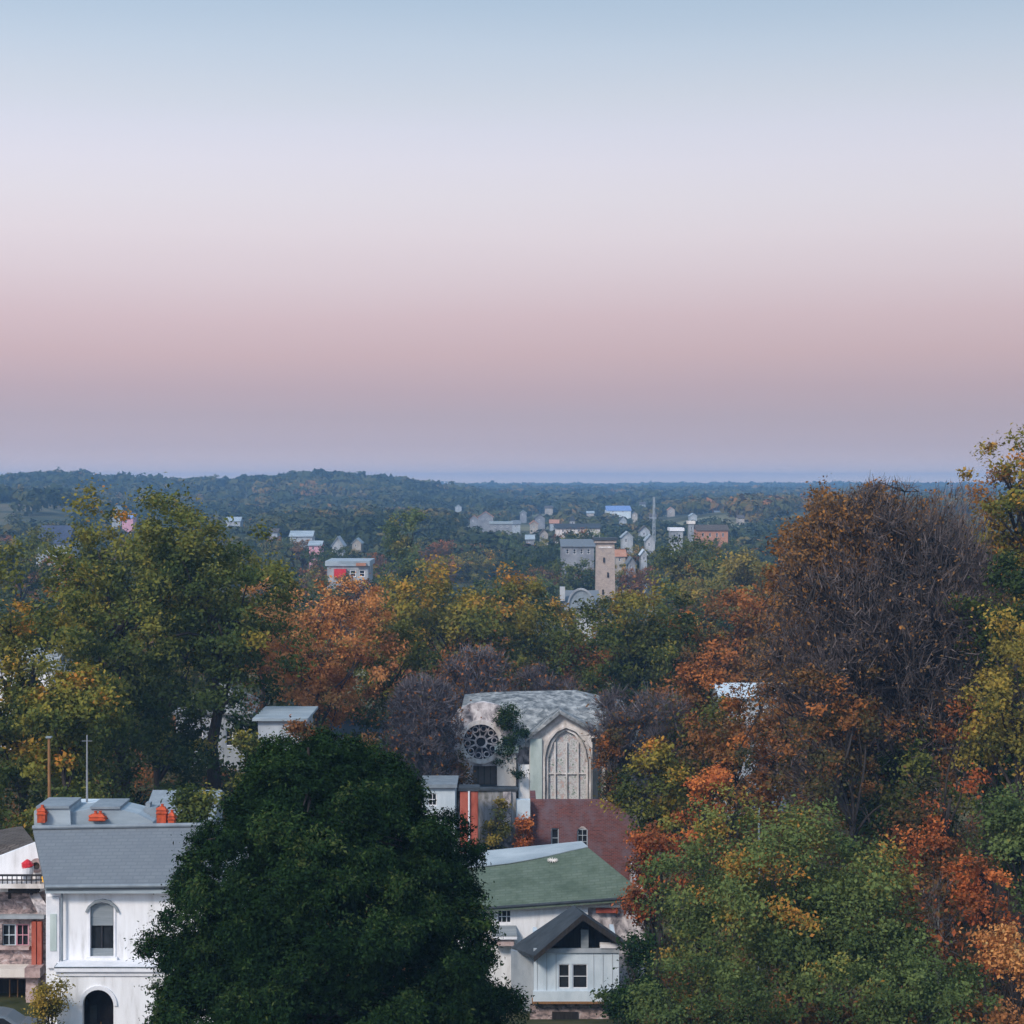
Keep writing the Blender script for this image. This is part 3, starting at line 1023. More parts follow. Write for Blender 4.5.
# poles behind the white house
x, y = X(49, 91), 91
pw = MB().tube([(x, y, -0.3), (x + 0.04, y, 5), (x, y, Z(738, y))], [0.11, 0.10, 0.07], 8)
ins = MB().box(x - 0.14, x + 0.14, y - 0.14, y + 0.14, Z(738, y) + 0.003, Z(738, y) + 0.08)
simple('utility_pole', 'brown timber pole standing behind the slate roof of the white house', 'pole', (x, y, 0), [('post', pw, 'wood'), ('cap', ins, 'lead')])
x, y = X(87, 86.5), 86.5
mb = MB().tube([(x, y, Z(812, y)), (x, y, Z(735, y))], [0.06, 0.03], 6)
mb2 = MB().tube([(x - 0.25, y, Z(741, y)), (x + 0.25, y, Z(741, y))], 0.012, 4)
simple('antenna_mast', 'thin grey metal aerial mast rising from the roof of the white house', 'antenna', (x, y, Z(812, y)), [('mast', mb, 'steel'), ('crossbar', mb2, 'steel')])


# --- weathered house, far left edge ------------------------------------------
def old_house():
    d = 90.0
    t = thing('weathered_house', 'crumbling stone house with white gable, cluttered balcony and brick piers beside the white house', 'house', (X(-5, 92), 92, 0))
    door = [(-40, 1072), (25.5, 1072), (25.5, 979), (-40, 979)]
    win = [(2, 946), (29, 946), (29, 924), (2, 924)]
    mb = MB().wall([(-70, 1000), (-70, 889), (47.5, 889), (47.5, 1000)], d, 0.4, [win]) if False else MB().wall(
        [(-70, 1005), (-70, 888), (47.5, 888), (47.5, 1005), (25.5, 1005), (25.5, 979), (-40, 979), (-40, 1005)], d, 0.4, [win])
    mb.box(X(-70, d), X(-70, d) + 0.4, d + 0.4, 98, -0.3, Z(888, d))
    mb.box(X(47.5, d) - 0.4, X(47.5, d), d + 0.4, 98, -0.3, Z(888, d))
    wl = mb.build('wall', M['rubble'], t)
    MB().wall([(-72, 892), (-72, 884), (37, 842), (43, 855), (49.5, 870), (49.5, 888), (40, 892)], d - 0.2, 0.5).build('gable', M['white_paint'], t)
    MB().sheet([P(36, 844, 90.3), P(-76, 887, 90.3), P(-90, 845, 98), P(22, 826, 98)], 0.18).build('roof', M['brown_roof'], t)
    MB().sheet([P(36, 844, 90.3), P(22, 826, 98), P(36, 852, 98), P(49, 873, 90.3)], 0.18).build('right_slope', M['brown_roof'], t)
    window(t, 2, 16, 924, 946, d + 0.15, 'pale_blue', 'glass_dark', (2, 2), 1.2)
    window(t, 16.2, 29, 924, 946, d + 0.15, 'pink_paint', 'glass_dark', (2, 2), 1.2)
    b = MB().pbox(-72, 44, 884, 888.5, d - 1.4, 1.2).build('balcony', M['ruin_pale'], t)
    mb = MB().pbox(-72, 42, 874.5, 876.3, d - 1.4, 0.08).pbox(-72, 42, 879.5, 880.7, d - 1.38, 0.06)
    for k in range(24):
        a = -70 + k * 4.8
        mb.pbox(a, a + 0.8, 876.3, 884, d - 1.39, 0.05)
    mb.build('railing', M['black_iron'], b)
    for a in (-50, -20, 8, 30):
        mb = MB().hexa([P(a, 893, d - 0.55), P(a + 3, 893, d - 0.55), P(a + 3, 899, d), P(a, 899, d), P(a, 888.6, d - 1.3), P(a + 3, 888.6, d - 1.3), P(a + 3, 888.6, d), P(a, 888.6, d)])
        mb.build('bracket', M['dark_timber'], b)
    MB().pbox(8, 37, 888.7, 893.5, d - 0.9, 0.6).build('beam', M['dark_timber'], t)
    MB().sheet([P(29, 893, d - 0.3), P(39, 893, d - 0.3), P(52, 914, d - 1.6), P(38, 911, d - 1.6)], 0.12).build('awning', M['ruin_stone'], t)
    MB().pbox(-72, 44, 915.5, 919, d - 0.35, 0.35).build('string_course', M['grey_wall'], t)
    MB().pbox(-72, 29, 947, 950, d - 0.3, 0.3).build('sill', M['pink_stone'], t)
    MB().pbox(-72, 30, 969, 977.5, d - 0.9, 0.9).build('ledge', M['cream'], t)
    for a, b2 in ((31.5, 36), (37, 41.5)):
        MB().pbox(a, b2, 922, 968, d - 0.3, 0.28).build('brick_pier', M['red_column'], t)
    MB().pbox(26, 38, 978, 1080, d - 0.45, 0.43).pbox(24.5, 40, 968.5, 977.8, d - 1.0, 0.97).build('stone_pier', M['pink_stone'], t)
    MB().pbox(-38, 25, 980, 1080, d + 1.2, 0.1).build('back_wall', M['dark_timber'], t)
    mb = MB()
    for a in (-28, -14, -2, 9, 17):
        mb.pbox(a, a + 1.0, 980, 1080, d + 0.5, 0.08)
    mb.build('slat_screen', M['wood'], t)
    # things on the balcony
    db = d - 1.0
    c = P(28, 877, db)
    mb = MB()
    pr = [(0, 0.30), (0.08, 0.32), (0.35, 0.36), (0.75, 0.40), (0.85, 0.42)]
    mb.tube([(c[0], c[1], Z(884, db) + h) for h, r in pr], [r * 0.7 for h, r in pr], 12)
    mb2 = MB().tube([(c[0], c[1], Z(884, db) + 0.85), (c[0] - 0.05, c[1], Z(884, db) + 1.05), (c[0], c[1], Z(884, db) + 1.2)], [0.3, 0.27, 0.08], 10)
    simple('planter', 'tall white pot with a red domed top standing on the balcony', 'pot', (c[0], c[1], Z(884, db)), [('pot', mb, 'white_trim'), ('dome', mb2, 'red_plastic')])
    c = P(36, 866, d - 0.3)
    mb = MB().wall(circle_pts(36, 866, 7, 22), d - 0.42, 0.2, [circle_pts(36, 866, 3.8, 16)])
    mb2 = MB().wall(circle_pts(36, 866, 3.9, 16), d - 0.3, 0.06)
    simple('round_window', 'round white moulded ring with dark centre on the white gable', 'round ornament', c, [('ring', mb, 'pink_stone'), ('centre', mb2, 'brown_roof')])
    c = P(44.5, 876, d - 0.9)
    tl = thing('lantern', 'small yellow lit lantern at the right end of the balcony', 'lantern', c)
    m, tt, oo = newmat('lamp_glow')
    em = tt.nodes.new('ShaderNodeEmission')
    em.inputs[0].default_value = (1, 0.52, 0.06, 1)
    em.inputs[1].default_value = 1.1
    tt.links.new(em.outputs[0], oo.inputs[0])
    MB().tube([P(44.5, 882, d - 0.9), P(44.5, 878, d - 0.9), P(44.5, 873.5, d - 0.9)], [0.10, 0.15, 0.10], 8).build('glass', m, tl)
    MB().tube([P(44.5, 873.4, d - 0.9), P(44.5, 871, d - 0.9), P(44.5, 868, d - 0.9)], [0.16, 0.10, 0.02], 8).build('cap', M['black_iron'], tl)
    MB().tube([P(44.5, 884.4, d - 0.9), P(44.5, 882.1, d - 0.9)], [0.06, 0.11], 8).build('foot', M['black_iron'], tl)


old_house()


# --- car below the weathered house -------------------------------------------
def car():
    d = 82.0
    gx = X(-2, d)
    g0 = Z(1010, d) - 1.46
    t = thing('parked_car', 'rounded grey blue car parked below the weathered house at the lower left corner', 'car', (gx, d, g0))
    L, Wd = 3.9, 1.7

    def sect(prof, y0, y1, inset):
        mb = MB()
        n = len(prof)
        vs = []
        for yy, ins in ((y0, inset), (y0 + 0.15, 0), (y1 - 0.15, 0), (y1, inset)):
            for (a, b) in prof:
                vs.append((gx + a * (1 - ins), yy, g0 + 0.25 + (b - 0.25) * (1 - ins * 0.6)))
        fs = []
        for k in range(3):
            for i in range(n):
                j = (i + 1) % n
                fs.append((k * n + i, k * n + j, (k + 1) * n + j, (k + 1) * n + i))
        fs.append(tuple(range(n))[::-1])
        fs.append(tuple(3 * n + i for i in range(n)))
        mb.add(vs, fs)
        return mb
    body = [(-1.95, 0.35), (1.92, 0.35), (1.97, 0.6), (1.85, 0.82), (1.2, 0.95), (-1.6, 0.98), (-1.92, 0.8)]
    cab = [(-1.55, 0.97), (1.15, 0.94), (0.95, 1.08), (0.55, 1.34), (0.1, 1.44), (-0.7, 1.46), (-1.15, 1.38), (-1.45, 1.15)]
    b = sect(body, d - Wd / 2, d + Wd / 2, 0.05).build('body', M['car_paint'], t, smooth_=False, bevel=0.05)
    c = sect(cab, d - Wd / 2 + 0.1, d + Wd / 2 - 0.1, 0.07).build('cabin', M['car_paint'], t, bevel=0.06)
    for yy in (d - Wd / 2 + 0.085, d + Wd / 2 - 0.115):
        gl = MB().add([(gx - 1.25, yy, g0 + 1.0), (gx - 0.2, yy, g0 + 1.0), (gx - 0.2, yy, g0 + 1.32), (gx - 0.95, yy, g0 + 1.32),
                (gx - 1.25, yy + .03, g0 + 1.0), (gx - 0.2, yy + .03, g0 + 1.0), (gx - 0.2, yy + .03, g0 + 1.32), (gx - 0.95, yy + .03, g0 + 1.32)],
               [(0, 1, 2, 3), (7, 6, 5, 4), (0, 4, 5, 1), (1, 5, 6, 2), (2, 6, 7, 3), (3, 7, 4, 0)])
        gl.build('side_window', M['glass_dark'], c)
        gl = MB().add([(gx - 0.1, yy, g0 + 1.0), (gx + 0.9, yy, g0 + 1.0), (gx + 0.45, yy, g0 + 1.3), (gx - 0.1, yy, g0 + 1.32),
                (gx - 0.1, yy + .03, g0 + 1.0), (gx + 0.9, yy + .03, g0 + 1.0), (gx + 0.45, yy + .03, g0 + 1.3), (gx - 0.1, yy + .03, g0 + 1.32)],
               [(0, 1, 2, 3), (7, 6, 5, 4), (0, 4, 5, 1), (1, 5, 6, 2), (2, 6, 7, 3), (3, 7, 4, 0)])
        gl.build('side_window', M['glass_dark'], c)
    for sx in (-1.2, 1.2):
        for sy in (-1, 1):
            yy = d + sy * (Wd / 2 - 0.08)
            wo = MB().tube([(gx + sx, yy - 0.1, g0 + 0.31), (gx + sx, yy + 0.1, g0 + 0.31)], 0.31, 20).build('wheel', M['rubber'], t)
            MB().tube([(gx + sx, yy - 0.115, g0 + 0.31), (gx + sx, yy + 0.115, g0 + 0.31)], 0.19, 14).build('rim', M['steel'], wo)


car()


# --- long house with green roof -----------------------------------------------
def green_house():
    d = 112.0
    gz = G(X(560, d), d)
    t = thing('green_roofed_house', 'white walled house under a sagging moss green roof behind the gabled cottage', 'house', (X(555, 115), 115, gz))
    win = [(497, 923.5), (511.5, 923.5), (511.5, 909.5), (497, 909.5)]
    base = 1010
    mb = MB().wall([(452, base), (588, base), (588, 899), (452, 906)], d, 0.35, [win])
    mb.build('wall', M['white_paint'], t)
    MB().wall([(588.2, base), (645, base), (645, 895), (588.2, 899)], d + 0.3, 0.35).box(X(645, d) - 0.3, X(645, d), d + 0.65, 122, gz - 0.3, Z(897, d)).build('right_wall', M['ruin_stone'], t)
    MB().pbox(583, 643, 902.5, 907.5, d - 0.25, 0.5).build('eave_beam', M['cream'], t)
    MB().pbox(596, 618, 908, 913, d - 0.1, 0.3).build('lintel', M['red_column'], t)
    A, B, C_, D = P(438, 858, 118), P(583, 843.5, 118), P(649, 897, 111.3), P(452, 911, 111.3)
    r = MB().sheet([A, B, C_, D], 0.2).build('roof', M['green_roof'], t)
    MB().sheet([B, (X(600, 124.5), 124.5, C_[2] - 0.3), C_], 0.2).build('hip', M['green_roof'], r)
    MB().sheet([A, (X(440, 124.5), 124.5, D[2]), (X(600, 124.5), 124.5, C_[2] - 0.3), B], 0.2).build('rear_slope', M['green_roof'], r)

    def onroof(u, v, up):
        top = [A[i] + (B[i] - A[i]) * u for i in range(3)]
        bot = [D[i] + (C_[i] - D[i]) * u for i in range(3)]
        q = [top[i] + (bot[i] - top[i]) * v for i in range(3)]
        return (q[0], q[1], q[2] + up)
    top = [onroof(u, -0.02, 0.10) for u in np.linspace(0.0, 1.0, 8)]
    bot = [onroof(u, v, 0.07) for u, v in zip(np.linspace(0.0, 1.0, 8), (0.24, 0.25, 0.25, 0.24, 0.21, 0.17, 0.12, 0.08))]
    mb = MB()
    for i in range(7):
        mb.sheet([top[i], top[i + 1], bot[i + 1], bot[i]], 0.05)
    mb.build('ridge_flashing', M['slate_pale'], r)
    mb = MB()
    for i in range(6):
        a = math.pi * i / 6
        c = onroof(0.70, 0.27, 0.10)
        mb.tube([(c[0] - 0.35 * math.cos(a), c[1] - 0.25 * math.sin(a), c[2] - 0.10 * math.sin(a)), (c[0] + 0.35 * math.cos(a), c[1] + 0.25 * math.sin(a), c[2] + 0.10 * math.sin(a))], 0.03, 4)
    mb.build('roof_vent', M['cream'], r)
    MB().tube([onroof(0, 1.0, 0.02), onroof(1, 1.0, 0.02)], 0.09, 8).build('gutter', M['dark_roof'], r)
    window(t, 497, 511.5, 909.5, 923.5, d + 0.05, 'white_trim', 'glass_dark', (3, 2), 1.3)
    pr = MB().sheet([P(492, 935, d - 1.0), P(517, 935, d - 1.0), P(516, 925.5, d - 0.02), P(493, 925.5, d - 0.02)], 0.1).build('porch_roof', M['grey_blind'], t)
    MB().pbox(492, 517, 936.5, 939.5, d - 1.0, 0.9).build('porch_fascia', M['white_trim'], pr)
    MB().pbox(493, 514, 940, 946, d - 0.8, 0.75).build('porch_panel', M['pink_stone'], t)


green_house()


# --- gabled cottage in front ----------------------------------------------------
def cottage():
    d = 104.0
    gz = G(X(577, d), d)
    t = thing('gabled_cottage', 'small white cottage with dark open gable and two narrow windows before the green roof', 'cottage', (X(577, 107), 107, gz))
    h1 = [(558.5, 988.5), (569.5, 988.5), (569.5, 964), (558.5, 964)]
    h2 = [(572.5, 988.5), (587.5, 988.5), (587.5, 964), (572.5, 964)]
    mb = MB().wall([(534, 1002), (619, 1002), (619, 950), (534, 953)], d, 0.25, [h1, h2])
    mb.box(X(534, d), X(534, d) + 0.25, d + 0.25, 110, Z(1002, d), Z(953, d))
    mb.box(X(619, d) - 0.25, X(619, d), d + 0.25, 110, Z(1002, d), Z(950, d))
    wl = mb.build('wall', M['pale_blue'], t)
    for k in range(9):
        a = 537 + k * 9.4
        if not (556 < a < 590):
            MB().pbox(a, a + 0.6, 953.5, 991, d - 0.02, 0.018).build('board_joint', M['grey_wall'], wl)
    MB().pbox(533, 620, 991.5, 1001.5, d - 0.22, 0.22).build('ledge', M['pale_blue'], t)
    MB().pbox(532, 620.5, 1002, 1004, d - 0.3, 0.9).build('floor_beam', M['wood'], t)
    MB().pbox(533.5, 619.5, 948.5, 953, d - 0.12, 0.12).build('tie_beam', M['grey_wall'], t)
    MB().pbox(600, 619.4, 944.5, 948.3, d - 0.2, 0.5).build('cornice', M['white_trim'], t)
    bs = MB().wall([(530, 1062), (530, 1005), (609, 1005), (609, 1062)], d + 0.3, 0.3).box(X(609, d) - 0.3, X(609, d), d + 0.6, 110, gz - 0.3, Z(1005, d))
    bs.build('base_wall', M['rubble'], t)
    MB().pbox(552, 578, 1012, 1060, d + 0.2, 0.08).build('base_door', M['dark_timber'], t)
    MB().wall([(540, 953), (583, 917.5), (619, 941), (619, 951)], d + 0.9, 0.15).build('gable_boarding', M['dark_timber'], t)
    MB().pbox(581, 588.5, 930, 950, d - 0.1, 0.3).build('king_post', M['grey_blind'], t)
    f, bk_ = 103.0, 108.2
    r = MB().sheet([P(583, 914, f), P(534, 956, f), P(511.5, 947, bk_), P(573.5, 905, bk_)], 0.16).build('roof', M['dark_roof'], t)
    MB().sheet([P(583.1, 914, f), P(573.6, 905, bk_), P(622, 938, bk_), P(625, 943, f)], 0.16).build('right_slope', M['dark_roof'], r)
    mb = MB()
    for (a, b) in (((583, 914.5), (534, 957)), ((583, 914.5), (625, 944))):
        p, q = P(*a, f - 0.06), P(*b, f - 0.06)
        mb.hexa([(p[0], p[1], p[2] - 0.34), (q[0], q[1], q[2] - 0.3), (q[0], q[1] + 0.05, q[2] - 0.3), (p[0], p[1] + 0.05, p[2] - 0.34),
                 (p[0], p[1], p[2] + 0.02), (q[0], q[1], q[2] + 0.02), (q[0], q[1] + 0.05, q[2] + 0.02), (p[0], p[1] + 0.05, p[2] + 0.02)])
    mb.build('bargeboard', M['dark_timber'], r)
    window(t, 558.5, 569.5, 964, 988.5, d + 0.06, 'white_trim', 'glass_dark', (1, 2), 0.9)
    window(t, 572.5, 587.5, 964, 988.5, d + 0.06, 'white_trim', 'glass_dark', (1, 2), 0.9)
    MB().wall([(511, 1062), (511, 950), (534, 957), (534, 1062)], 106.5, 0.3).build('side_wall', M['grey_wall'], t)


cottage()


# --- ruined chapel on the slope ---------------------------------------------------
def chapel():
    d = 145.0
    gz = G(X(530, d), d)
    t = thing('old_chapel', 'pale ruined chapel with round rose window and tall pointed window under weathered slate roof', 'chapel', (X(530, 151), 151, gz))
    rose = circle_pts(481, 742, 18, 28)
    sq = [(473, 787), (499, 787), (499, 766), (473, 766)]
    out_l = [(444, 806), (446, 738), (450, 722), (458, 710), (470, 704), (484, 702), (498, 705), (509, 713), (514, 728), (514, 806)]
    lf = MB().wall(out_l, d, 0.6, [rose, sq]).build('rose_facade', M['ruin_stone'], t)
    rw = MB().wall(circle_pts(481, 742, 22, 32), d - 0.2, 0.25, [circle_pts(481, 742, 17.6, 28)]).build('rose_window', M['ruin_pale'], t)
    mb = MB().wall(circle_pts(481, 742, 6.5, 18), d + 0.12, 0.15, [circle_pts(481, 742, 4.6, 16)])
    for k in range(10):
        a = 2 * math.pi * k / 10 + 0.2
        p, q = (481 + 6 * math.cos(a), 742 + 6 * math.sin(a)), (481 + 17.8 * math.cos(a), 742 + 17.8 * math.sin(a))
        mb.tube([P(*p, d + 0.2), P(*q, d + 0.2)], 0.07, 5)
        a += math.pi / 10
        mb.wall(circle_pts(481 + 13.5 * math.cos(a), 742 + 13.5 * math.sin(a), 3.3, 10), d + 0.14, 0.1, [circle_pts(481 + 13.5 * math.cos(a), 742 + 13.5 * math.sin(a), 2.3, 10)])
    mb.build('tracery', M['ruin_stone'], rw)
    MB().wall(circle_pts(481, 742, 18.4, 24), d + 0.5, 0.05).build('pane', M['glass_dark'], rw)
    MB().pbox(472, 500, 765, 788, d + 0.5, 0.06).build('dark_opening', M['brown_roof'], lf)
    mb = MB().pbox(497, 516, 753, 806, d - 0.7, 0.68)
    MB().pbox(494.5, 518.5, 748, 753, d - 0.9, 1.1).pbox(496, 517, 745.5, 747.9, d - 0.8, 0.9).build('capital', M['mint'], mb.build('pillar', M['cream'], t))
    MB().pbox(440, 516, 786.5, 790, d - 1.0, 0.98).build('ledge', M['dark_roof'], t)
    # right hand gable with pointed window
    win = [(543, 806), (543, 757)] + [(544.5, 747), (548.5, 738), (556, 730), (566, 726), (577, 730), (585, 738), (589.5, 747), (591, 757)] + [(591, 806)]
    out_r = [(529.5, 808), (529.5, 738), (544, 725), (560, 714), (586, 724), (608, 740), (609, 808)]
    rf = MB().wall(out_r, d - 0.3, 0.6, [win]).build('gable_facade', M['ruin_pale'], t)
    pw_ = MB()
    for off in (0, 3.2):
        ow = [(543 + off, 806), (543 + off, 757)] + [(a + (566 - a) * off / 20, b + off * 0.9) for a, b in win[2:10]] + [(591 - off, 757), (591 - off, 806)]
        iw = [(545 + off, 806.5), (545 + off, 758)] + [(a + (566 - a) * (off + 2) / 20, b + (off + 2) * 0.9) for a, b in win[2:10]] + [(589 - off, 758), (589 - off, 806.5)]
        pw_.wall(ow + iw[::-1], d - 0.42 + off * 0.08, 0.12)
    for c in (555, 566.5, 578):
        pw_.pbox(c - 0.7, c + 0.7, 742, 806, d - 0.1, 0.12)
    pw_.pbox(548, 586, 773, 774.2, d - 0.06, 0.1)
    pwn = pw_.build('pointed_window', M['ruin_pale'], t)
    m, tt, oo = newmat('stained_glass')
    b = tt.nodes.new('ShaderNodeBsdfPrincipled')
    tt.links.new(b.outputs[0], oo.inputs[0])
    tcx = tt.nodes.new('ShaderNodeTexCoord')
    vo = tt.nodes.new('ShaderNodeTexNoise')
    vo.inputs['Scale'].default_value = 2.2
    vo.inputs['Detail'].default_value = 8
    vo.inputs['Roughness'].default_value = 0.75
    tt.links.new(tcx.outputs['Object'], vo.inputs['Vector'])
    rr = ramp_node(tt, [(0.34, (0.06, 0.08, 0.08)), (0.41, (0.13, 0.2, 0.13)), (0.44, (0.42, 0.43, 0.42)), (0.5, (0.64, 0.62, 0.61)), (0.535, (0.22, 0.23, 0.25)), (0.565, (0.55, 0.52, 0.5)), (0.60, (0.42, 0.2, 0.14)), (0.64, (0.56, 0.53, 0.52))])
    tt.links.new(vo.outputs['Fac'], rr.inputs[0])
    tt.links.new(rr.outputs[0], b.inputs['Base Color'])
    b.inputs['Roughness'].default_value = 0.4
    MB().wall(win, d + 0.1, 0.05).build('stained_glass', m, pwn)
    MB().pbox(530, 542, 739, 806, d - 0.5, 0.18).build('mint_panel', M['mint'], rf)
    MB().pbox(592.5, 598.5, 742, 806, d - 0.75, 0.43).build('dark_pilaster', M['dark_roof'], rf)
    MB().pbox(591.5, 599.5, 739, 742, d - 0.85, 0.6).build('pilaster_cap', M['dark_timber'], rf)
    MB().pbox(518.6, 529.3, 765, 806, d - 0.2, 0.3).build('link_wall', M['white_paint'], t)
    mb = MB()
    for a, b_ in (((525, 741), (560, 713)), ((560, 713), (612, 741))):
        p, q = P(*a, d - 0.9), P(*b_, d - 0.9)
        mb.hexa([(p[0], p[1], p[2] - .1), (q[0], q[1], q[2] - .1), (q[0], q[1] + 2, q[2] - .1), (p[0], p[1] + 2, p[2] - .1),
                 (p[0], p[1], p[2] + .22), (q[0], q[1], q[2] + .22), (q[0], q[1] + 2, q[2] + .22), (p[0], p[1] + 2, p[2] + .22)])
    mb.build('gable_coping', M['slate_old'], rf)
    # roof behind the facades
    e0, r0, r1, e1 = P(446, 745, 145.7), P(490, 692, 153), P(575, 690, 153), P(655, 750, 145.7)
    mid0, mid1 = P(462, 706, 149), P(628, 712, 149)
    rf2 = MB().sheet([e0, e1, mid1, mid0], 0.25).sheet([mid0, mid1, r1, r0], 0.25)
    rf2.sheet([r0, r1, (mid1[0], 157, mid1[2]), (mid0[0], 157, mid0[2])], 0.25).sheet([mid1, (mid1[0], 157, mid1[2]), r1], 0.25).sheet([mid0, r0, (mid0[0], 157, mid0[2])], 0.25)
    rf2.build('roof', M['slate_old'], t)
    MB().wall([(447, 850), (447, 750), (609, 750), (650, 752), (650, 850)], d + 0.8, 10).build('nave_wall', M['ruin_stone'], t)


chapel()


def brick_annex():
    d = 130.0
    gz = G(X(580, d), d)
    t = thing('brick_annex', 'dark red brick building with sloping right end below the pointed chapel window', 'brick building', (X(580, 134), 134, gz))
    h1 = [(577, 848), (588, 848), (588, 830), (584, 826.5), (581, 826.5), (577, 830)]
    h2 = [(551, 848), (559, 848), (559, 828), (551, 828)]
    MB().wall([(530.5, 920), (530.5, 800), (602, 800), (618, 806), (632, 818), (640, 832), (640, 920)], d, 0.4, [h1, h2]).box(
        X(530.5, d), X(530.5, d) + 0.4, d + 0.4, 134, gz - 0.3, Z(800, d)).box(X(640, d) - 0.4, X(640, d), d + 0.4, 134, gz - 0.3, Z(832, d)).build('wall', M['red_brick'], t)
    MB().box(X(530.5, d) + 0.4, X(602, d), d + 0.4, 134, Z(813, d), Z(811, d)).sheet(
        [(X(602.1, d), d + 0.4, Z(811, d)), (X(640, d) - 0.4, d + 0.4, Z(842, d)), (X(640, d) - 0.4, 134, Z(842, d)), (X(602.1, d), 134, Z(811, d))], 0.12).build('roof', M['brown_roof'], t)
    MB().box(X(530.5, d) + 0.4, X(640, d) - 0.4, 133.6, 134, gz - 0.3, Z(842, d)).build('rear_wall', M['red_brick'], t)
    window(t, 577.3, 587.7, 829, 848, d + 0.12, 'grey_wall', 'glass_dark', (2, 3), 1.0)
    window(t, 551.2, 558.8, 828.2, 847.8, d + 0.12, 'grey_wall', 'glass_dark', (1, 2), 1.0)


brick_annex()

d = 131.0
gz = G(X(440, d), d)
t = thing('white_outbuilding', 'small white outbuilding between the dark evergreen and the red column', 'outbuilding', (X(440, 133), 133, gz))
MB().wall([(422, 900), (422, 788), (455, 788), (455, 900)], d, 0.3, [[(428, 806), (437, 806), (437, 793), (428, 793)]]).build('wall', M['pale_blue'], t)
MB().pbox(420, 457, 784.5, 788, d - 0.3, 4).build('roof', M['lead'], t)
window(t, 428.2, 436.8, 793.2, 805.8, d + 0.08, 'white_trim', 'glass_dark', (2, 2), 0.9)
MB().box(X(455, d) - 0.3, X(455, d), d + 0.3, d + 3.5, gz - 0.3, Z(788, d)).build('side_wall', M['pale_blue'], t)

d = 126.0
gz = G(X(468, d), d)
t = thing('brick_column', 'tall red brick column with a white pipe down its face, in front of the chapel', 'column', (X(468, d), d, gz))
cz0, cz1 = gz - 0.3, Z(791, d)
MB().box(X(460, d), X(478, d), d, d + 1.2, cz0, cz1).build('shaft', M['red_column'], t, bevel=0.05)
MB().box(X(458.5, d), X(479.5, d), d - 0.1, d + 1.3, cz1 + 0.003, Z(787.5, d)).build('capital', M['dark_roof'], t)
MB().tube([P(469, 860, d - 0.1), P(469, 791, d - 0.1)], 0.07, 8).build('pipe', M['white_trim'], t)

d = 129.0
gz = G(X(500, d), d)
t = thing('courtyard_wall', 'mottled mossy courtyard wall between the red column and the brick building', 'wall', (X(500, d), d, gz))
MB().wall([(478, 900), (478, 791), (516, 791), (516, 900)], d, 0.4).build('mossy_face', M['mossy'], t)
MB().pbox(476, 518, 788.5, 790.8, d - 0.15, 0.7).build('coping', M['dark_roof'], t)
MB().pbox(503, 511, 792, 860, d - 0.2, 0.18).build('buttress', M['ruin_stone'], t)
d2 = 129.2
MB().wall([(516.2, 900), (516.2, 822), (530, 820), (530, 900)], d2, 0.4).build('brick_panel', M['red_brick'], t)
MB().pbox(513, 530.2, 800, 819.6, d2 - 0.1, 0.6).build('white_pier', M['pale_blue'], t)


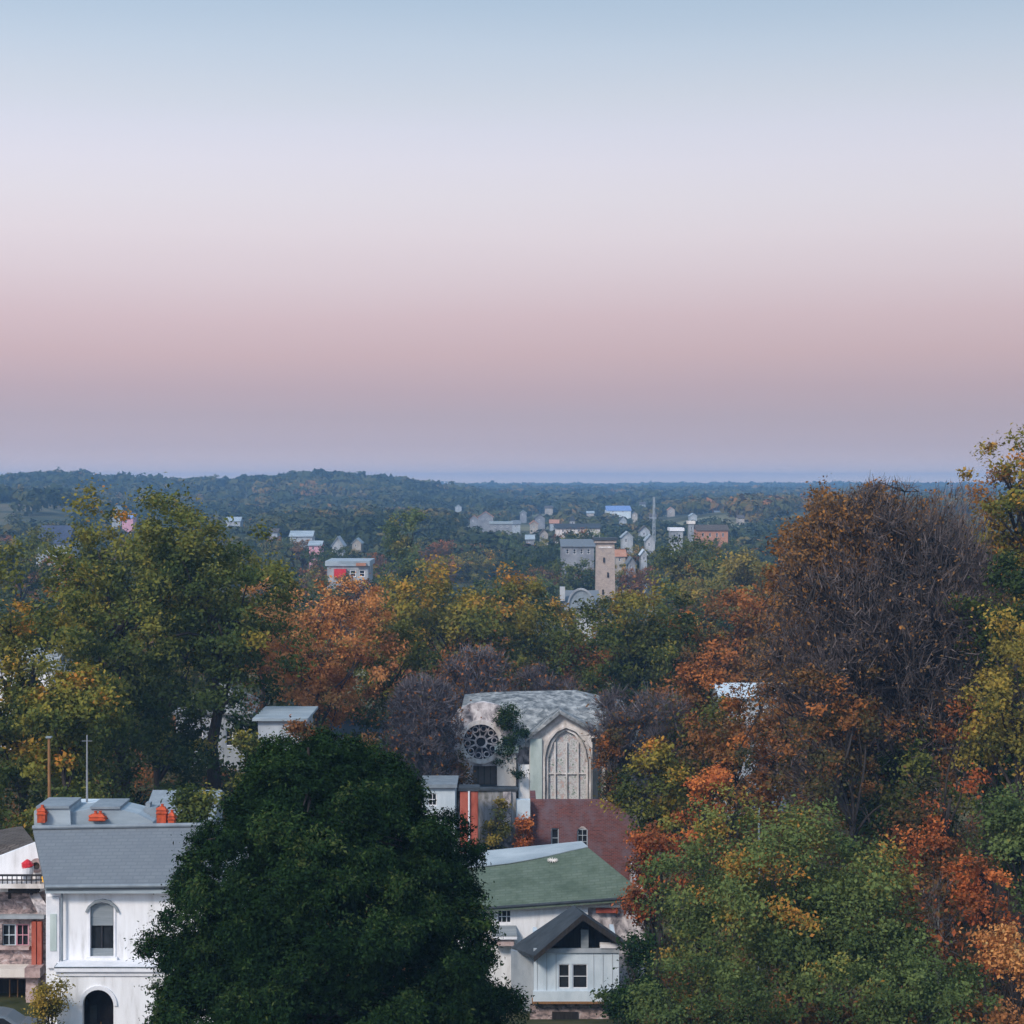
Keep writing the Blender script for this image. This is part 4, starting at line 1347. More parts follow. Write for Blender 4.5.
# --- houses half hidden by the nearer trees ---------------------------------------
def plain_house(name, label, px0, px1, pt, pe, pb, d, depth, wall, roof, kind='gable', wins=(), cat='house', group=None, over=0.35, bars=(1, 2)):
    """small house: pt ridge row, pe eave row, pb lowest visible row"""
    xm = X((px0 + px1) / 2, d)
    gz = min(G(xm, d), G(xm, d + depth), Z(pb, d))
    t = thing(name, label, cat, (xm, d + depth / 2, gz), group)
    x0, x1, ze, zr = X(px0, d), X(px1, d), Z(pe, d), Z(pt, d)
    mb = MB()
    front = [(x0, gz - 0.3), (x1, gz - 0.3), (x1, ze)]
    if kind == 'gablefront':
        front.append(((x0 + x1) / 2, zr))
    front.append((x0, ze))
    inv = lambda a, b: (512 + a * F / d, HY + (ZC - b) * F / d)
    mb.wall([inv(a, b) for a, b in front], d, 0.3, [[(a, b2), (c, b2), (c, b), (a, b)] for a, c, b, b2 in wins])
    mb.box(x0, x0 + 0.3, d + 0.3, d + depth, gz - 0.3, ze).box(x1 - 0.3, x1, d + 0.3, d + depth, gz - 0.3, ze)
    mb.box(x0 + 0.3, x1 - 0.3, d + depth - 0.3, d + depth, gz - 0.3, ze)
    mb.build('wall', M[wall], t)
    rb = MB()
    ov = over
    ym = d + depth / 2
    if kind == 'gable':
        rb.sheet([(x0 - ov, d - ov, ze - 0.05), (x1 + ov, d - ov, ze - 0.05), (x1 + ov, ym, zr), (x0 - ov, ym, zr)], 0.18)
        rb.sheet([(x0 - ov, ym, zr), (x1 + ov, ym, zr), (x1 + ov, d + depth + ov, ze - 0.05), (x0 - ov, d + depth + ov, ze - 0.05)], 0.18)
        for xa in (x0, x1 - 0.3):
            rb.add([(xa, d, ze), (xa, d + depth, ze), (xa, ym, zr - 0.15), (xa + .3, d, ze), (xa + .3, d + depth, ze), (xa + .3, ym, zr - 0.15)],
                   [(0, 1, 2), (5, 4, 3), (0, 3, 4, 1), (1, 4, 5, 2), (2, 5, 3, 0)])
    elif kind == 'gablefront':
        xm2 = (x0 + x1) / 2
        k = (zr - ze) / (xm2 - x0)
        rb.sheet([(x0 - ov, d - ov, ze - ov * k + 0.2), (xm2, d - ov, zr + 0.2), (xm2, d + depth + ov, zr + 0.2), (x0 - ov, d + depth + ov, ze - ov * k + 0.2)], 0.18)
        rb.sheet([(xm2, d - ov, zr + 0.2), (x1 + ov, d - ov, ze - ov * k + 0.2), (x1 + ov, d + depth + ov, ze - ov * k + 0.2), (xm2, d + depth + ov, zr + 0.2)], 0.18)
    elif kind == 'hip':
        a, b = x0 - ov, x1 + ov
        e = ze - 0.05
        h = min(depth, x1 - x0) / 2
        L, R = (a + h, ym, zr), (b - h, ym, zr)
        f0, f1, g0, g1 = (a, d - ov, e), (b, d - ov, e), (a, d + depth + ov, e), (b, d + depth + ov, e)
        rb.sheet([f0, f1, R, L], 0.15).sheet([f1, g1, R], 0.15).sheet([g1, g0, L, R], 0.15).sheet([g0, f0, L], 0.15)
    else:
        rb.box(x0 - ov, x1 + ov, d - ov, d + depth + ov, ze + 0.004, zr)
    rb.build('roof', M[roof], t)
    for a, c, b, b2 in wins:
        window(t, a, c, b, b2, d + 0.1, 'white_trim', 'glass_dark', bars, max(0.25, min(0.9, (c - a) * 0.12)))
    return t


plain_house('shed', 'flat roofed pale grey shed directly behind the top of the dark evergreen', 258, 303, 718, 720.5, 790, 122, 6, 'grey_wall', 'slate_pale', 'flat', [])
plain_house('village_house', 'white house glimpsed behind the trunk of the green tree', 176, 250, 688, 712, 800, 162, 8, 'grey_wall', 'slate_old', 'hip', [(196, 203, 728, 746), (226, 233, 728, 746)])
plain_house('village_house', 'pale house hidden in foliage at the left edge', 0, 52, 648, 668, 790, 170, 9, 'white_paint', 'slate_old', 'gable', [(10, 16, 690, 706), (34, 40, 690, 706)])
plain_house('village_house', 'low white house with grey roof in the trees right of the chapel', 722, 786, 688, 696, 760, 172, 9, 'grey_wall', 'pale_blue', 'gable', [(736, 742, 704, 716), (758, 764, 704, 716)])
plain_house('rear_building', 'grey roofed building directly behind the right end of the white house', 150, 208, 798, 817, 900, 96, 5, 'grey_wall', 'lead', 'gable', [(170, 178, 830, 845)])
plain_house('village_house', 'pale blue house glimpsed under the orange tree', 330, 378, 725, 733, 790, 158, 6, 'pale_blue', 'dark_roof', 'gable', [(345, 351, 742, 754)])
x, y = X(759, 100), 100
simple('marker_post', 'thin pale post standing among the bushes right of the orange shrub', 'post', (x, y, G(x, y)), [('post', MB().tube([(x, y, G(x, y) - .2), (x, y, Z(808, y))], 0.06, 6), 'lead')])


# --- the tower in the valley ----------------------------------------------------------
def tower():
    d = 420.0
    xm = X(605.5, d)
    gz = G(xm, d)
    t = thing('brick_tower', 'tall plain square tan brick tower with a flat dark cap', 'tower', (xm, d + 2.2, gz))
    x0, x1 = X(596.5, d), X(614.5, d)
    z1 = Z(543, d)
    mb = MB().hexa([(x0 - 0.25, d - 0.25, gz - 1), (x1 + 0.25, d - 0.25, gz - 1), (x1 + 0.25, d + 4.6, gz - 1), (x0 - 0.25, d + 4.6, gz - 1),
                    (x0, d, z1), (x1, d, z1), (x1, d + 4.3, z1), (x0, d + 4.3, z1)])
    sh = mb.build('shaft', M['tower_brick'], t)
    for (c, r) in ((604, 560), (608, 575), (603, 592)):
        MB().pbox(c - 0.8, c + 0.8, r - 2.5, r + 2.5, d - 0.3, 0.25).build('slit_window', M['void'], sh)
    MB().pbox(598.5, 613, 546.5, 548, d - 0.12, 0.1).build('string_course', M['ruin_pale'], sh)
    cn = MB().pbox(594.5, 616.5, 540.5, 543, d - 0.5, 5.3).build('cornice', M['tower_brick'], t)
    MB().pbox(593, 618, 538, 540.3, d - 0.8, 5.9).build('cap', M['dark_roof'], t)
    protect(590, 620, 536, 604, d)


tower()
x, y = X(654, 640), 640
z0 = G(x, y)
mb = MB()
zt = Z(497, y)
for sx, sy in ((-1, -1), (1, -1), (1, 1), (-1, 1)):
    mb.tube([(x + sx * 0.55, y + sy * 0.55, z0), (x + sx * 0.22, y + sy * 0.22, zt)], 0.13, 4)
mb2 = MB()
for k in range(12):
    za, zb_ = z0 + (zt - z0) * k / 12, z0 + (zt - z0) * (k + 1) / 12
    r0_, r1_ = 0.55 - 0.33 * k / 12, 0.55 - 0.33 * (k + 1) / 12
    for (s1, s2) in (((-1, -1), (1, -1)), ((1, 1), (-1, 1))):
        mb2.tube([(x + s1[0] * r0_, y + s1[1] * r0_, za), (x + s2[0] * r1_, y + s2[1] * r1_, zb_)], 0.07, 3)
simple('lattice_mast', 'tall thin grey lattice mast in the valley right of the tower', 'mast', (x, y, z0), [('leg', mb, 'grey_wall'), ('bracing', mb2, 'grey_wall')])
protect(652, 656, 498, 545, 640)


# --- houses and blocks of the distant town ----------------------------------------------
def far(name, label, px0, px1, pt, pe, pb, d, depth, wall, roof, kind='gable', wins=(), group=None, cat='house'):
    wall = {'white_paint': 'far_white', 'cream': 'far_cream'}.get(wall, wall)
    t = plain_house(name, label, px0, px1, pt, pe, pb, d, depth, wall, roof, kind, wins, cat, group, 0.4)
    protect(px0 - 1, px1 + 1, pt - 1, pb, d)
    return t


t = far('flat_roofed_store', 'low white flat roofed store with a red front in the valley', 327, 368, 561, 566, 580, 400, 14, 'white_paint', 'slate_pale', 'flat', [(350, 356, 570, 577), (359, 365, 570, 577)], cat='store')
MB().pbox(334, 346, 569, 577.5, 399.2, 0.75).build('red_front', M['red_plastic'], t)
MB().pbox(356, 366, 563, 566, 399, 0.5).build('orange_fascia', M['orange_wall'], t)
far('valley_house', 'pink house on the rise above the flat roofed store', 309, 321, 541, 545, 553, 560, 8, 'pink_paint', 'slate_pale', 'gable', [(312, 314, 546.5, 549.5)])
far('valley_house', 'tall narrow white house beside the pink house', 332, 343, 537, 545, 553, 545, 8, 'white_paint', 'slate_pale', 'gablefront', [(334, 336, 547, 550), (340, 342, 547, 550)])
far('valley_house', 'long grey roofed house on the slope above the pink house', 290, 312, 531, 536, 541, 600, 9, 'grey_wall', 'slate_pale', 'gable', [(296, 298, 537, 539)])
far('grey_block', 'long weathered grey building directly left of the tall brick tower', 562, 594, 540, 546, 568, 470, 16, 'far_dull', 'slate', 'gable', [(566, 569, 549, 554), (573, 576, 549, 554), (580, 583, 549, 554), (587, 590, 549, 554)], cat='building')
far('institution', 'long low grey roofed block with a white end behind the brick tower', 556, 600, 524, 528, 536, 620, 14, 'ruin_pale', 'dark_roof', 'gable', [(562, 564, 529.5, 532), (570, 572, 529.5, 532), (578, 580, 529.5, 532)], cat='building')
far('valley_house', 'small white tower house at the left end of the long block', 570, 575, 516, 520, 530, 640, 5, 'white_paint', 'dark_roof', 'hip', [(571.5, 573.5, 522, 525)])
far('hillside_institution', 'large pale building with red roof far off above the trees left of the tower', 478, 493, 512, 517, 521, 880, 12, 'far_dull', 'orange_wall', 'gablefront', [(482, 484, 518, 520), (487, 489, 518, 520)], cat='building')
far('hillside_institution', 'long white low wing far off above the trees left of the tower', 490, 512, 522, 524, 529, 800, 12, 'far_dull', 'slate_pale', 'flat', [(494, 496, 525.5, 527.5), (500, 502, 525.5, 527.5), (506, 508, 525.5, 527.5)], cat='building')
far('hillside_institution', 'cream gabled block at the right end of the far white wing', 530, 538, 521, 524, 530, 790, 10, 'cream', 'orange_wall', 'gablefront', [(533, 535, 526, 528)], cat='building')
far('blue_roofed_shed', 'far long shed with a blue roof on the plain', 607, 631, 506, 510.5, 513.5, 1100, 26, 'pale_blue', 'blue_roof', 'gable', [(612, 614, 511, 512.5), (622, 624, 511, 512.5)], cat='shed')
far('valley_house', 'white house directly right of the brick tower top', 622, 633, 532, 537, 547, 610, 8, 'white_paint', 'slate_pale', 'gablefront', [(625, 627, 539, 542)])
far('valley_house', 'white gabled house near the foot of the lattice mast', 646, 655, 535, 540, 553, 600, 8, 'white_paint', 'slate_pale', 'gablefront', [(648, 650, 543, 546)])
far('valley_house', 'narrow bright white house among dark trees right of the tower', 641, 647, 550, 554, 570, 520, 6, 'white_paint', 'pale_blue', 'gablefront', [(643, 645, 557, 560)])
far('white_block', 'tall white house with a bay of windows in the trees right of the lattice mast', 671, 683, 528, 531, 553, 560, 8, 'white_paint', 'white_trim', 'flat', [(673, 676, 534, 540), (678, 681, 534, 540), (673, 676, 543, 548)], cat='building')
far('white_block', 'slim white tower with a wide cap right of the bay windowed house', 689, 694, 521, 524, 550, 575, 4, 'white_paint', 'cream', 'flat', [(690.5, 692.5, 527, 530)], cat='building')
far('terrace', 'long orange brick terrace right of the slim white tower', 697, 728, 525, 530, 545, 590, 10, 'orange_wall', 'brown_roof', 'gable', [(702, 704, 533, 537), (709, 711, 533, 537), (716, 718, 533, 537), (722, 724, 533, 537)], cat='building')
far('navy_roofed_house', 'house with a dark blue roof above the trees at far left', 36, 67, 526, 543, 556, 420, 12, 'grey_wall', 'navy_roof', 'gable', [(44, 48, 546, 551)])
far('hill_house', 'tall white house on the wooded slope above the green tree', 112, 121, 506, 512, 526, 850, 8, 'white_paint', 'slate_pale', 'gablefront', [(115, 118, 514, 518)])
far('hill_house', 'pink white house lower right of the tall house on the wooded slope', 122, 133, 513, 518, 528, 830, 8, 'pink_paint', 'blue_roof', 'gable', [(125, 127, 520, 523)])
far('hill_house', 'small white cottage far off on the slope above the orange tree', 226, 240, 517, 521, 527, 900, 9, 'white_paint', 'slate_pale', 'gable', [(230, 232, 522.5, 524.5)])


# pale house with a round white gable below the tower
def round_gable():
    d = 300.0
    t = plain_house('round_gabled_house', 'pale blue house with a white arched gable below the tower', 566, 598, 592, 603, 640, d, 10, 'far_white', 'slate', 'gable', [(568, 573, 610, 618)], 'house')
    arc = circle_pts(581, 608, 14, 16, math.pi, 0, 20) + circle_pts(581, 608, 12.4, 16, 0, math.pi, 18)
    MB().wall(arc, d - 1.2, 0.5).build('arched_gable', M['far_white'], t)
    MB().wall(circle_pts(581, 608, 12.2, 16, math.pi, 0, 17.8), d - 0.9, 0.3).build('gable_panel', M['lead'], t)
    MB().pbox(560, 565, 587, 601, d - 0.5, 1.4).build('chimney', M['far_white'], t)
    protect(558, 600, 587, 606, d)


round_gable()
rng = random.Random(11)
TOWN = [(455, 507, 1250), (545, 508, 1300), (520, 513, 1150), (640, 504, 1500), (668, 510, 1200), (715, 513, 1150), (620, 520, 950), (587, 513, 1200),
        (535, 518, 980), (550, 523, 900), (632, 514, 1100), (650, 516, 1020), (690, 516, 980), (738, 518, 930), (470, 519, 1000),
        (512, 524, 850), (540, 534, 700), (526, 539, 640), (640, 531, 720), (616, 556, 520), (628, 563, 480), (270, 532, 700), (352, 543, 640)]
side = ['grey', 'cream', 'pale']
for i, (px, py, dd) in enumerate(TOWN):
    wmat = ['grey_wall', 'cream', 'far_dull'][i % 3]
    rmat = ['slate', 'brown_roof', 'slate_pale', 'brown_roof', 'orange_wall'][i % 5]
    wpx = rng.uniform(5, 8) * (1 if dd > 1000 else 1.25)
    h = rng.uniform(2.8, 4.2) * F / dd
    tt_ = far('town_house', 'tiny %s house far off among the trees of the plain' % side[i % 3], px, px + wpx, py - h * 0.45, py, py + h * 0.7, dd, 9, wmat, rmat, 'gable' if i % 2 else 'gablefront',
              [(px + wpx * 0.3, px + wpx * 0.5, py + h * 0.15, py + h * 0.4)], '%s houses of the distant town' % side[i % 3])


# ------------------------------------------------------------------ near trees
def evergreen():
    d, px = 62.0, 314
    x = X(px, d)
    t = thing('dark_evergreen', 'huge dark evergreen tree filling the lower middle foreground', 'evergreen tree', (x, d, 0))
    rng = np.random.default_rng(5)
    rows = np.array([733, 741, 755, 778, 817, 876, 930, 954, 1024, 1090, 1200])
    half = np.array([6, 30, 50, 74, 113, 146, 158, 163, 178, 176, 130])
    shift = np.array([-6, 2, 8, 12, 11, 16, 16, 13, 13, 10, 4])
    zs = ZC - (rows - HY) / F * d
    s = d / F
    cc, dirs, tt = [], [], []
    # boughs: separate rounded masses of tufts with dark gaps between them
    nb = 560
    for k in range(nb):
        u = (k + rng.uniform()) / nb
        z = zs[0] - 0.35 - (zs[0] - 1.2) * (u ** 0.72)
        az = rng.uniform(0, 2 * math.pi)
        R = np.interp(-z, -zs, half * s) * rng.uniform(0.80, 1.02) * (1 + 0.05 * math.sin(3 * az + z) + 0.05 * math.sin(5 * az - 2 * z))
        sh = np.interp(-z, -zs, shift * s)
        br = rng.uniform(0.45, 1.0) * min(1.0, 0.35 + R * 0.3)
        R = max(R - br * 0.45, 0)
        bc = np.array([sh + math.cos(az) * R, math.sin(az) * R, z])
        o3 = np.array([math.cos(az), math.sin(az), 0.45])
        m = int(10 + 26 * br)
        dd = unit(rng.normal(size=(m, 3)) + o3 * 0.9)
        cc.append(bc + dd * br * rng.uniform(0.55, 1.12, m)[:, None] * np.array([1, 1, 0.75]))
        dirs.append(unit(dd + 0.5 * o3))
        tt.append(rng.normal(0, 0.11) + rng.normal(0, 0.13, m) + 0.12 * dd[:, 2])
    for k in range(4200):       # shaded inner sprays
        z = rng.uniform(1.0, zs[0] - 0.8)
        az = rng.uniform(0, 2 * math.pi)
        R = np.interp(-z, -zs, half * s) * rng.uniform(0.3, 0.84)
        cc.append(np.array([[np.interp(-z, -zs, shift * s) + math.cos(az) * R, math.sin(az) * R, z]]))
        dirs.append(np.array([[math.cos(az), math.sin(az), 0.3]]))
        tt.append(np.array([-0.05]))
    cc, dirs, tt = np.concatenate(cc), np.concatenate(dirs), np.concatenate(tt)
    lpc = 58
    n = len(cc) * lpc
    i = np.repeat(np.arange(len(cc)), lpc)
    sz = rng.uniform(0.16, 0.40, len(cc))
    c = cc[i] + rng.normal(size=(n, 3)) * np.array([0.5, 0.5, 0.42]) * sz[i][:, None] + dirs[i] * (np.abs(rng.normal(0, 0.10, n)))[:, None]
    c[:, 2] = np.maximum(c[:, 2], 0.4)
    nr = unit(rng.normal(size=(n, 3)) * 0.8 + dirs[i] * 0.7 + np.array([0, 0, 0.5]))
    V = leaves(rng, c, nr, np.full(n, 0.064), 0.45)
    print('evergreen leaves', n)
    me = quads_mesh('crown', V, 0.45 + tt[i] + rng.normal(0, 0.11, n), [M['leaf_dark']])
    mb = MB()
    mb.tube([(0, 0, -0.4), (0.1, 0, 6), (0, 0, 12), (-0.2, 0, zs[0] - 0.5)], [0.5, 0.36, 0.2, 0.04], 8)
    for k in range(60):
        z = rng.uniform(1.5, zs[0] - 2)
        az = rng.uniform(0, 2 * math.pi)
        R = np.interp(-z, -zs, half * s) * 0.85
        mb.tube([(0, 0, z), (math.cos(az) * R * .5, math.sin(az) * R * .5, z + 0.3), (math.cos(az) * R, math.sin(az) * R, z)], [0.09, 0.06, 0.02], 4)
    mt = bpy.data.meshes.new('trunk')
    mt.from_pydata([tuple(p) for p in mb.v], [], mb.f)
    mt.materials.append(M['bark'])
    link_mesh('trunk', mt, t)
    link_mesh('crown', me, t)


evergreen()

# left group
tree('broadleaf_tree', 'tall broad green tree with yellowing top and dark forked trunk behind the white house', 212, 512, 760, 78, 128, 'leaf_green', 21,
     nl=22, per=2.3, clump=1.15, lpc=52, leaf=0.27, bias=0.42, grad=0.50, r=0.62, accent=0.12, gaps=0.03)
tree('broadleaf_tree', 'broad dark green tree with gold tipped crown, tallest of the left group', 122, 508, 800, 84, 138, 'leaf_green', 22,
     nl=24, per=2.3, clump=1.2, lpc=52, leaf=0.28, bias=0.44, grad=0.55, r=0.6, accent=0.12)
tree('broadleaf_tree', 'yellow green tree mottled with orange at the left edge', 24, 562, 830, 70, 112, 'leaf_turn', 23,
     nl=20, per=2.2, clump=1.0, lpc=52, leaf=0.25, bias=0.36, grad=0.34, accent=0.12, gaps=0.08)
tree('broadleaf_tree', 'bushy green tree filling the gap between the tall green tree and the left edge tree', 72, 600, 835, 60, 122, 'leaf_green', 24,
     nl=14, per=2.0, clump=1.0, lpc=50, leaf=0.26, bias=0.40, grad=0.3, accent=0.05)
tree('maple_tree', 'bright orange autumn tree with grey branches showing through', 318, 584, 748, 72, 150, 'leaf_orange', 25,
     nl=19, per=2.1, clump=0.95, lpc=34, leaf=0.24, bias=0.60, grad=0.15, gaps=0.15, bark='bark_grey', shape='fan', r=0.3)
tree('broadleaf_tree', 'dark green tree with a gold right side between the orange tree and the chapel', 395, 628, 785, 38, 152, 'leaf_turn', 26,
     nl=12, per=2.0, clump=1.0, lpc=50, leaf=0.27, bias=0.27, grad=0.1, accent=0.16)
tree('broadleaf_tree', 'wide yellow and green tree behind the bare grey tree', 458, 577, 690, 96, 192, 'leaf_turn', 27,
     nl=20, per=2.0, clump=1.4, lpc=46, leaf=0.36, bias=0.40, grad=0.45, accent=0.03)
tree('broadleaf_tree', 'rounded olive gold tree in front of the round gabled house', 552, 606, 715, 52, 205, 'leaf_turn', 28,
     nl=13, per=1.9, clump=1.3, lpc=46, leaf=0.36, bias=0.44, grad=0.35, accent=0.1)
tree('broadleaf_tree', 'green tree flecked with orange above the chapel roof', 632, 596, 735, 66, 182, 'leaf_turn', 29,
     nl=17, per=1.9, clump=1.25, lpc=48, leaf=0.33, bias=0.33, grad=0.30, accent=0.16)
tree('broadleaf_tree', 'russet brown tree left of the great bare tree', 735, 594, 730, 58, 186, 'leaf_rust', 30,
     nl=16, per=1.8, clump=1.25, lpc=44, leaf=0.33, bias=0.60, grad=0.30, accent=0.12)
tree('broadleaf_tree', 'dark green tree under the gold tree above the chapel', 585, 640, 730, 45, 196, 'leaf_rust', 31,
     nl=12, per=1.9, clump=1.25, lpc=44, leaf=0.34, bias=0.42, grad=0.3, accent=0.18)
bare_tree('bare_tree', 'leafless purple grey tree covering the left side of the chapel', 424, 678, 800, 36, 139, 41, 'leaf_rust', 'twig_grey', 'bark_grey', 9, (12, 9, 16), 900, 0.5, 0.28, 0.13, 0.35, 0.3, tw=0.026)
bare_tree('bare_tree', 'leafless dark grey tree rising behind the left end of the chapel roof', 478, 646, 760, 40, 162, 40, 'leaf_rust', 'twig_grey', 'bark_grey', 8, (11, 8, 14), 2500, 0.45, 0.26, 0.14, 0.4, 0.3, tw=0.03)
bare_tree('bare_tree', 'thin leafless grey tree at the right end of the chapel roof', 660, 690, 800, 46, 140, 42, 'leaf_rust', 'twig_grey', 'bark_grey', 6, (8, 7, 8), 900, 0.5, 0.2, 0.13, 0.45, 0.2, tw=0.022)

tree('broadleaf_tree', 'leafy green tree behind the timber pole and aerial mast', 62, 676, 835, 52, 104, 'leaf_green', 91,
     nl=14, per=2.0, clump=0.85, lpc=48, leaf=0.23, bias=0.42, grad=0.25, accent=0.05)
tree('broadleaf_tree', 'shaded green tree between the tall forked tree and the broad gold tipped tree', 158, 560, 800, 58, 146, 'leaf_green', 92,
     nl=15, per=2.0, clump=1.1, lpc=48, leaf=0.28, bias=0.38, grad=0.35, accent=0.06)
tree('broadleaf_tree', 'green tree with golden right edge behind the orange tree', 262, 560, 740, 36, 165, 'leaf_turn', 93,
     nl=12, per=2.0, clump=1.1, lpc=46, leaf=0.3, bias=0.30, grad=0.25, accent=0.06)
tree('broadleaf_tree', 'olive tree under the right side of the orange tree', 352, 660, 790, 40, 163, 'leaf_turn', 94,
     nl=12, per=2.0, clump=1.1, lpc=46, leaf=0.3, bias=0.32, grad=0.15, accent=0.10)
tree('broadleaf_tree', 'green and rust tree screening the low white house right of the chapel', 700, 704, 840, 44, 140, 'leaf_turn', 95,
     nl=13, per=2.0, clump=0.95, lpc=46, leaf=0.26, bias=0.30, grad=0.15, accent=0.16)
tree('broadleaf_tree', 'brown green tree in front of the right half of the low white house', 772, 702, 850, 46, 138, 'leaf_rust', 96,
     nl=13, per=2.0, clump=0.95, lpc=46, leaf=0.26, bias=0.46, grad=0.15, accent=0.16)
tree('broadleaf_tree', 'mottled russet tree above the low white house right of the chapel', 690, 622, 760, 50, 190, 'leaf_turn', 97,
     nl=15, per=1.9, clump=1.25, lpc=46, leaf=0.33, bias=0.40, grad=0.3, accent=0.16)
tree('broadleaf_tree', 'dusky brown tree behind the left limbs of the great bare tree', 800, 590, 800, 50, 150, 'leaf_brown', 98,
     nl=15, per=1.9, clump=1.1, lpc=46, leaf=0.28, bias=0.5, grad=0.25, accent=0.12)
tree('broadleaf_tree', 'deep green tree at the foot of the great bare tree', 900, 740, 930, 60, 112, 'leaf_green', 99,
     nl=14, per=1.9, clump=0.95, lpc=44, leaf=0.24, bias=0.30, grad=0.2, accent=0.1)
tree('broadleaf_tree', 'red brown tree behind the copper leaved tree', 890, 690, 860, 60, 116, 'leaf_rust', 100,
     nl=14, per=1.7, clump=0.95, lpc=40, leaf=0.23, bias=0.52, grad=0.2, accent=0.2, gaps=0.15)

bare_tree('bare_tree', 'wispy bare grey tree veiling the right slope of the chapel roof', 620, 692, 800, 38, 142, 38, 'leaf_rust', 'twig_grey', 'bark_grey', 7, (11, 8, 10), 500, 0.5, 0.15, 0.13, 0.4, 0.2, tw=0.022)
bare_tree('bare_tree', 'wispy bare grey tree veiling the left edge of the rose facade', 446, 692, 790, 22, 143, 37, 'leaf_rust', 'twig_grey', 'bark_grey', 5, (7, 6, 6), 300, 0.5, 0.13, 0.13, 0.35, 0.2, tw=0.02)

tree('broadleaf_tree', 'mixed olive and rust tree left of the low white house', 690, 668, 790, 40, 158, 'leaf_rust', 101,
     nl=13, per=1.9, clump=1.05, lpc=44, leaf=0.28, bias=0.46, grad=0.25, accent=0.16)
tree('shrub', 'small green tree against the left wall of the flat roofed shed', 250, 734, 800, 14, 118, 'leaf_turn', 102, cat='shrub',
     nl=9, per=1.9, clump=0.7, lpc=40, leaf=0.22, bias=0.32, grad=0.2, accent=0.1, gaps=0.1)
bare_tree('bare_tree', 'leafless grey tree spreading behind the ridge of the chapel roof', 545, 668, 770, 50, 161, 36, 'leaf_rust', 'twig_grey', 'bark_grey', 7, (10, 8, 10), 900, 0.5, 0.22, 0.13, 0.4, 0.2, tw=0.024)
tree('shrub', 'dark shrub at the right end of the grey roof behind the white house', 192, 790, 850, 20, 90, 'leaf_green', 103, cat='shrub',
     nl=10, per=2.0, clump=0.65, lpc=44, leaf=0.19, bias=0.18, grad=0.2)

tree('shrub', 'straggly grey brown shrub in front of the left foot of the rose facade', 456, 752, 800, 15, 141, 'leaf_rust', 104, cat='shrub',
     nl=8, per=1.5, clump=0.6, lpc=28, leaf=0.18, bias=0.3, grad=0.2, gaps=0.35)
tree('shrub', 'rust shrub breaking the right edge of the pointed gable', 611, 728, 812, 15, 137, 'leaf_rust', 105, cat='shrub',
     nl=9, per=1.6, clump=0.7, lpc=32, leaf=0.2, bias=0.45, grad=0.2, gaps=0.25, accent=0.2)

tree('shrub', 'orange brown sapling against the right corner of the flat roofed shed', 301, 722, 800, 12, 117, 'leaf_rust', 106, cat='shrub',
     nl=9, per=1.8, clump=0.65, lpc=36, leaf=0.2, bias=0.5, grad=0.2, gaps=0.15)

# right group
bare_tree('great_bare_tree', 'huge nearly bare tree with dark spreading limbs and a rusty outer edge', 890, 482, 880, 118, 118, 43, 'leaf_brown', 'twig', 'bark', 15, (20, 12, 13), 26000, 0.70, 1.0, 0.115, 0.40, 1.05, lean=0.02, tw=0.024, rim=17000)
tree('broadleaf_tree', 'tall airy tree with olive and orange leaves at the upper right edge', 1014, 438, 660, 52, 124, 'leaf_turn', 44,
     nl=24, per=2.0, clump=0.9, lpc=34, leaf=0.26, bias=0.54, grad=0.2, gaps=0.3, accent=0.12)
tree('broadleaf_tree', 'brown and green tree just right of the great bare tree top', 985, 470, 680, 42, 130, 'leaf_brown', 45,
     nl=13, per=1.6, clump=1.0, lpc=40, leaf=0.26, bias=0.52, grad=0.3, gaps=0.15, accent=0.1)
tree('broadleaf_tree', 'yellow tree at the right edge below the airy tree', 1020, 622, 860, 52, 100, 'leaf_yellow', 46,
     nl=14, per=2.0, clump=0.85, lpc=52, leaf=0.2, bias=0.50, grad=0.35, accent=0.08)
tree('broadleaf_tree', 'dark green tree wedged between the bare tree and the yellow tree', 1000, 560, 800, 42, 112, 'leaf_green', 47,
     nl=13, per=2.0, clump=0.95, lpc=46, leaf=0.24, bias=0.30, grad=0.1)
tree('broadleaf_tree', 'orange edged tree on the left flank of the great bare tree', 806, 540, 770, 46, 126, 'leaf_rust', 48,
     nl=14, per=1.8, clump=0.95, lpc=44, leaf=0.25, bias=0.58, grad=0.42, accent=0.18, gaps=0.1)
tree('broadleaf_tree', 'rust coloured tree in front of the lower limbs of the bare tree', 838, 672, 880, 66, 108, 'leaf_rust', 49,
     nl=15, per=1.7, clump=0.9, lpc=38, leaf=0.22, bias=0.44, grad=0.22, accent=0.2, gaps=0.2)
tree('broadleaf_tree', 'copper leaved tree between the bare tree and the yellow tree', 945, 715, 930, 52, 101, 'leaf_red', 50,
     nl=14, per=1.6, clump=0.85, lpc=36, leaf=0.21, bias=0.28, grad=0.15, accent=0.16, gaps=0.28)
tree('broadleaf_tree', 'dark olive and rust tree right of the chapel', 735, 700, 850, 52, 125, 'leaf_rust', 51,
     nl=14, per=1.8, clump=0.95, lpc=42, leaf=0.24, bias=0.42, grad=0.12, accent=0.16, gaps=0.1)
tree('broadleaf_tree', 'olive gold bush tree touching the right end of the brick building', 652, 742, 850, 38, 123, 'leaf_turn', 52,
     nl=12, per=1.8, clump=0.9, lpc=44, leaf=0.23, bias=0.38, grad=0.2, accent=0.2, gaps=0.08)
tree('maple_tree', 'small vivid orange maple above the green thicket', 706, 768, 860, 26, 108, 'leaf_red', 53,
     nl=9, per=1.6, clump=0.65, lpc=34, leaf=0.2, bias=0.55, grad=0.45, gaps=0.3)
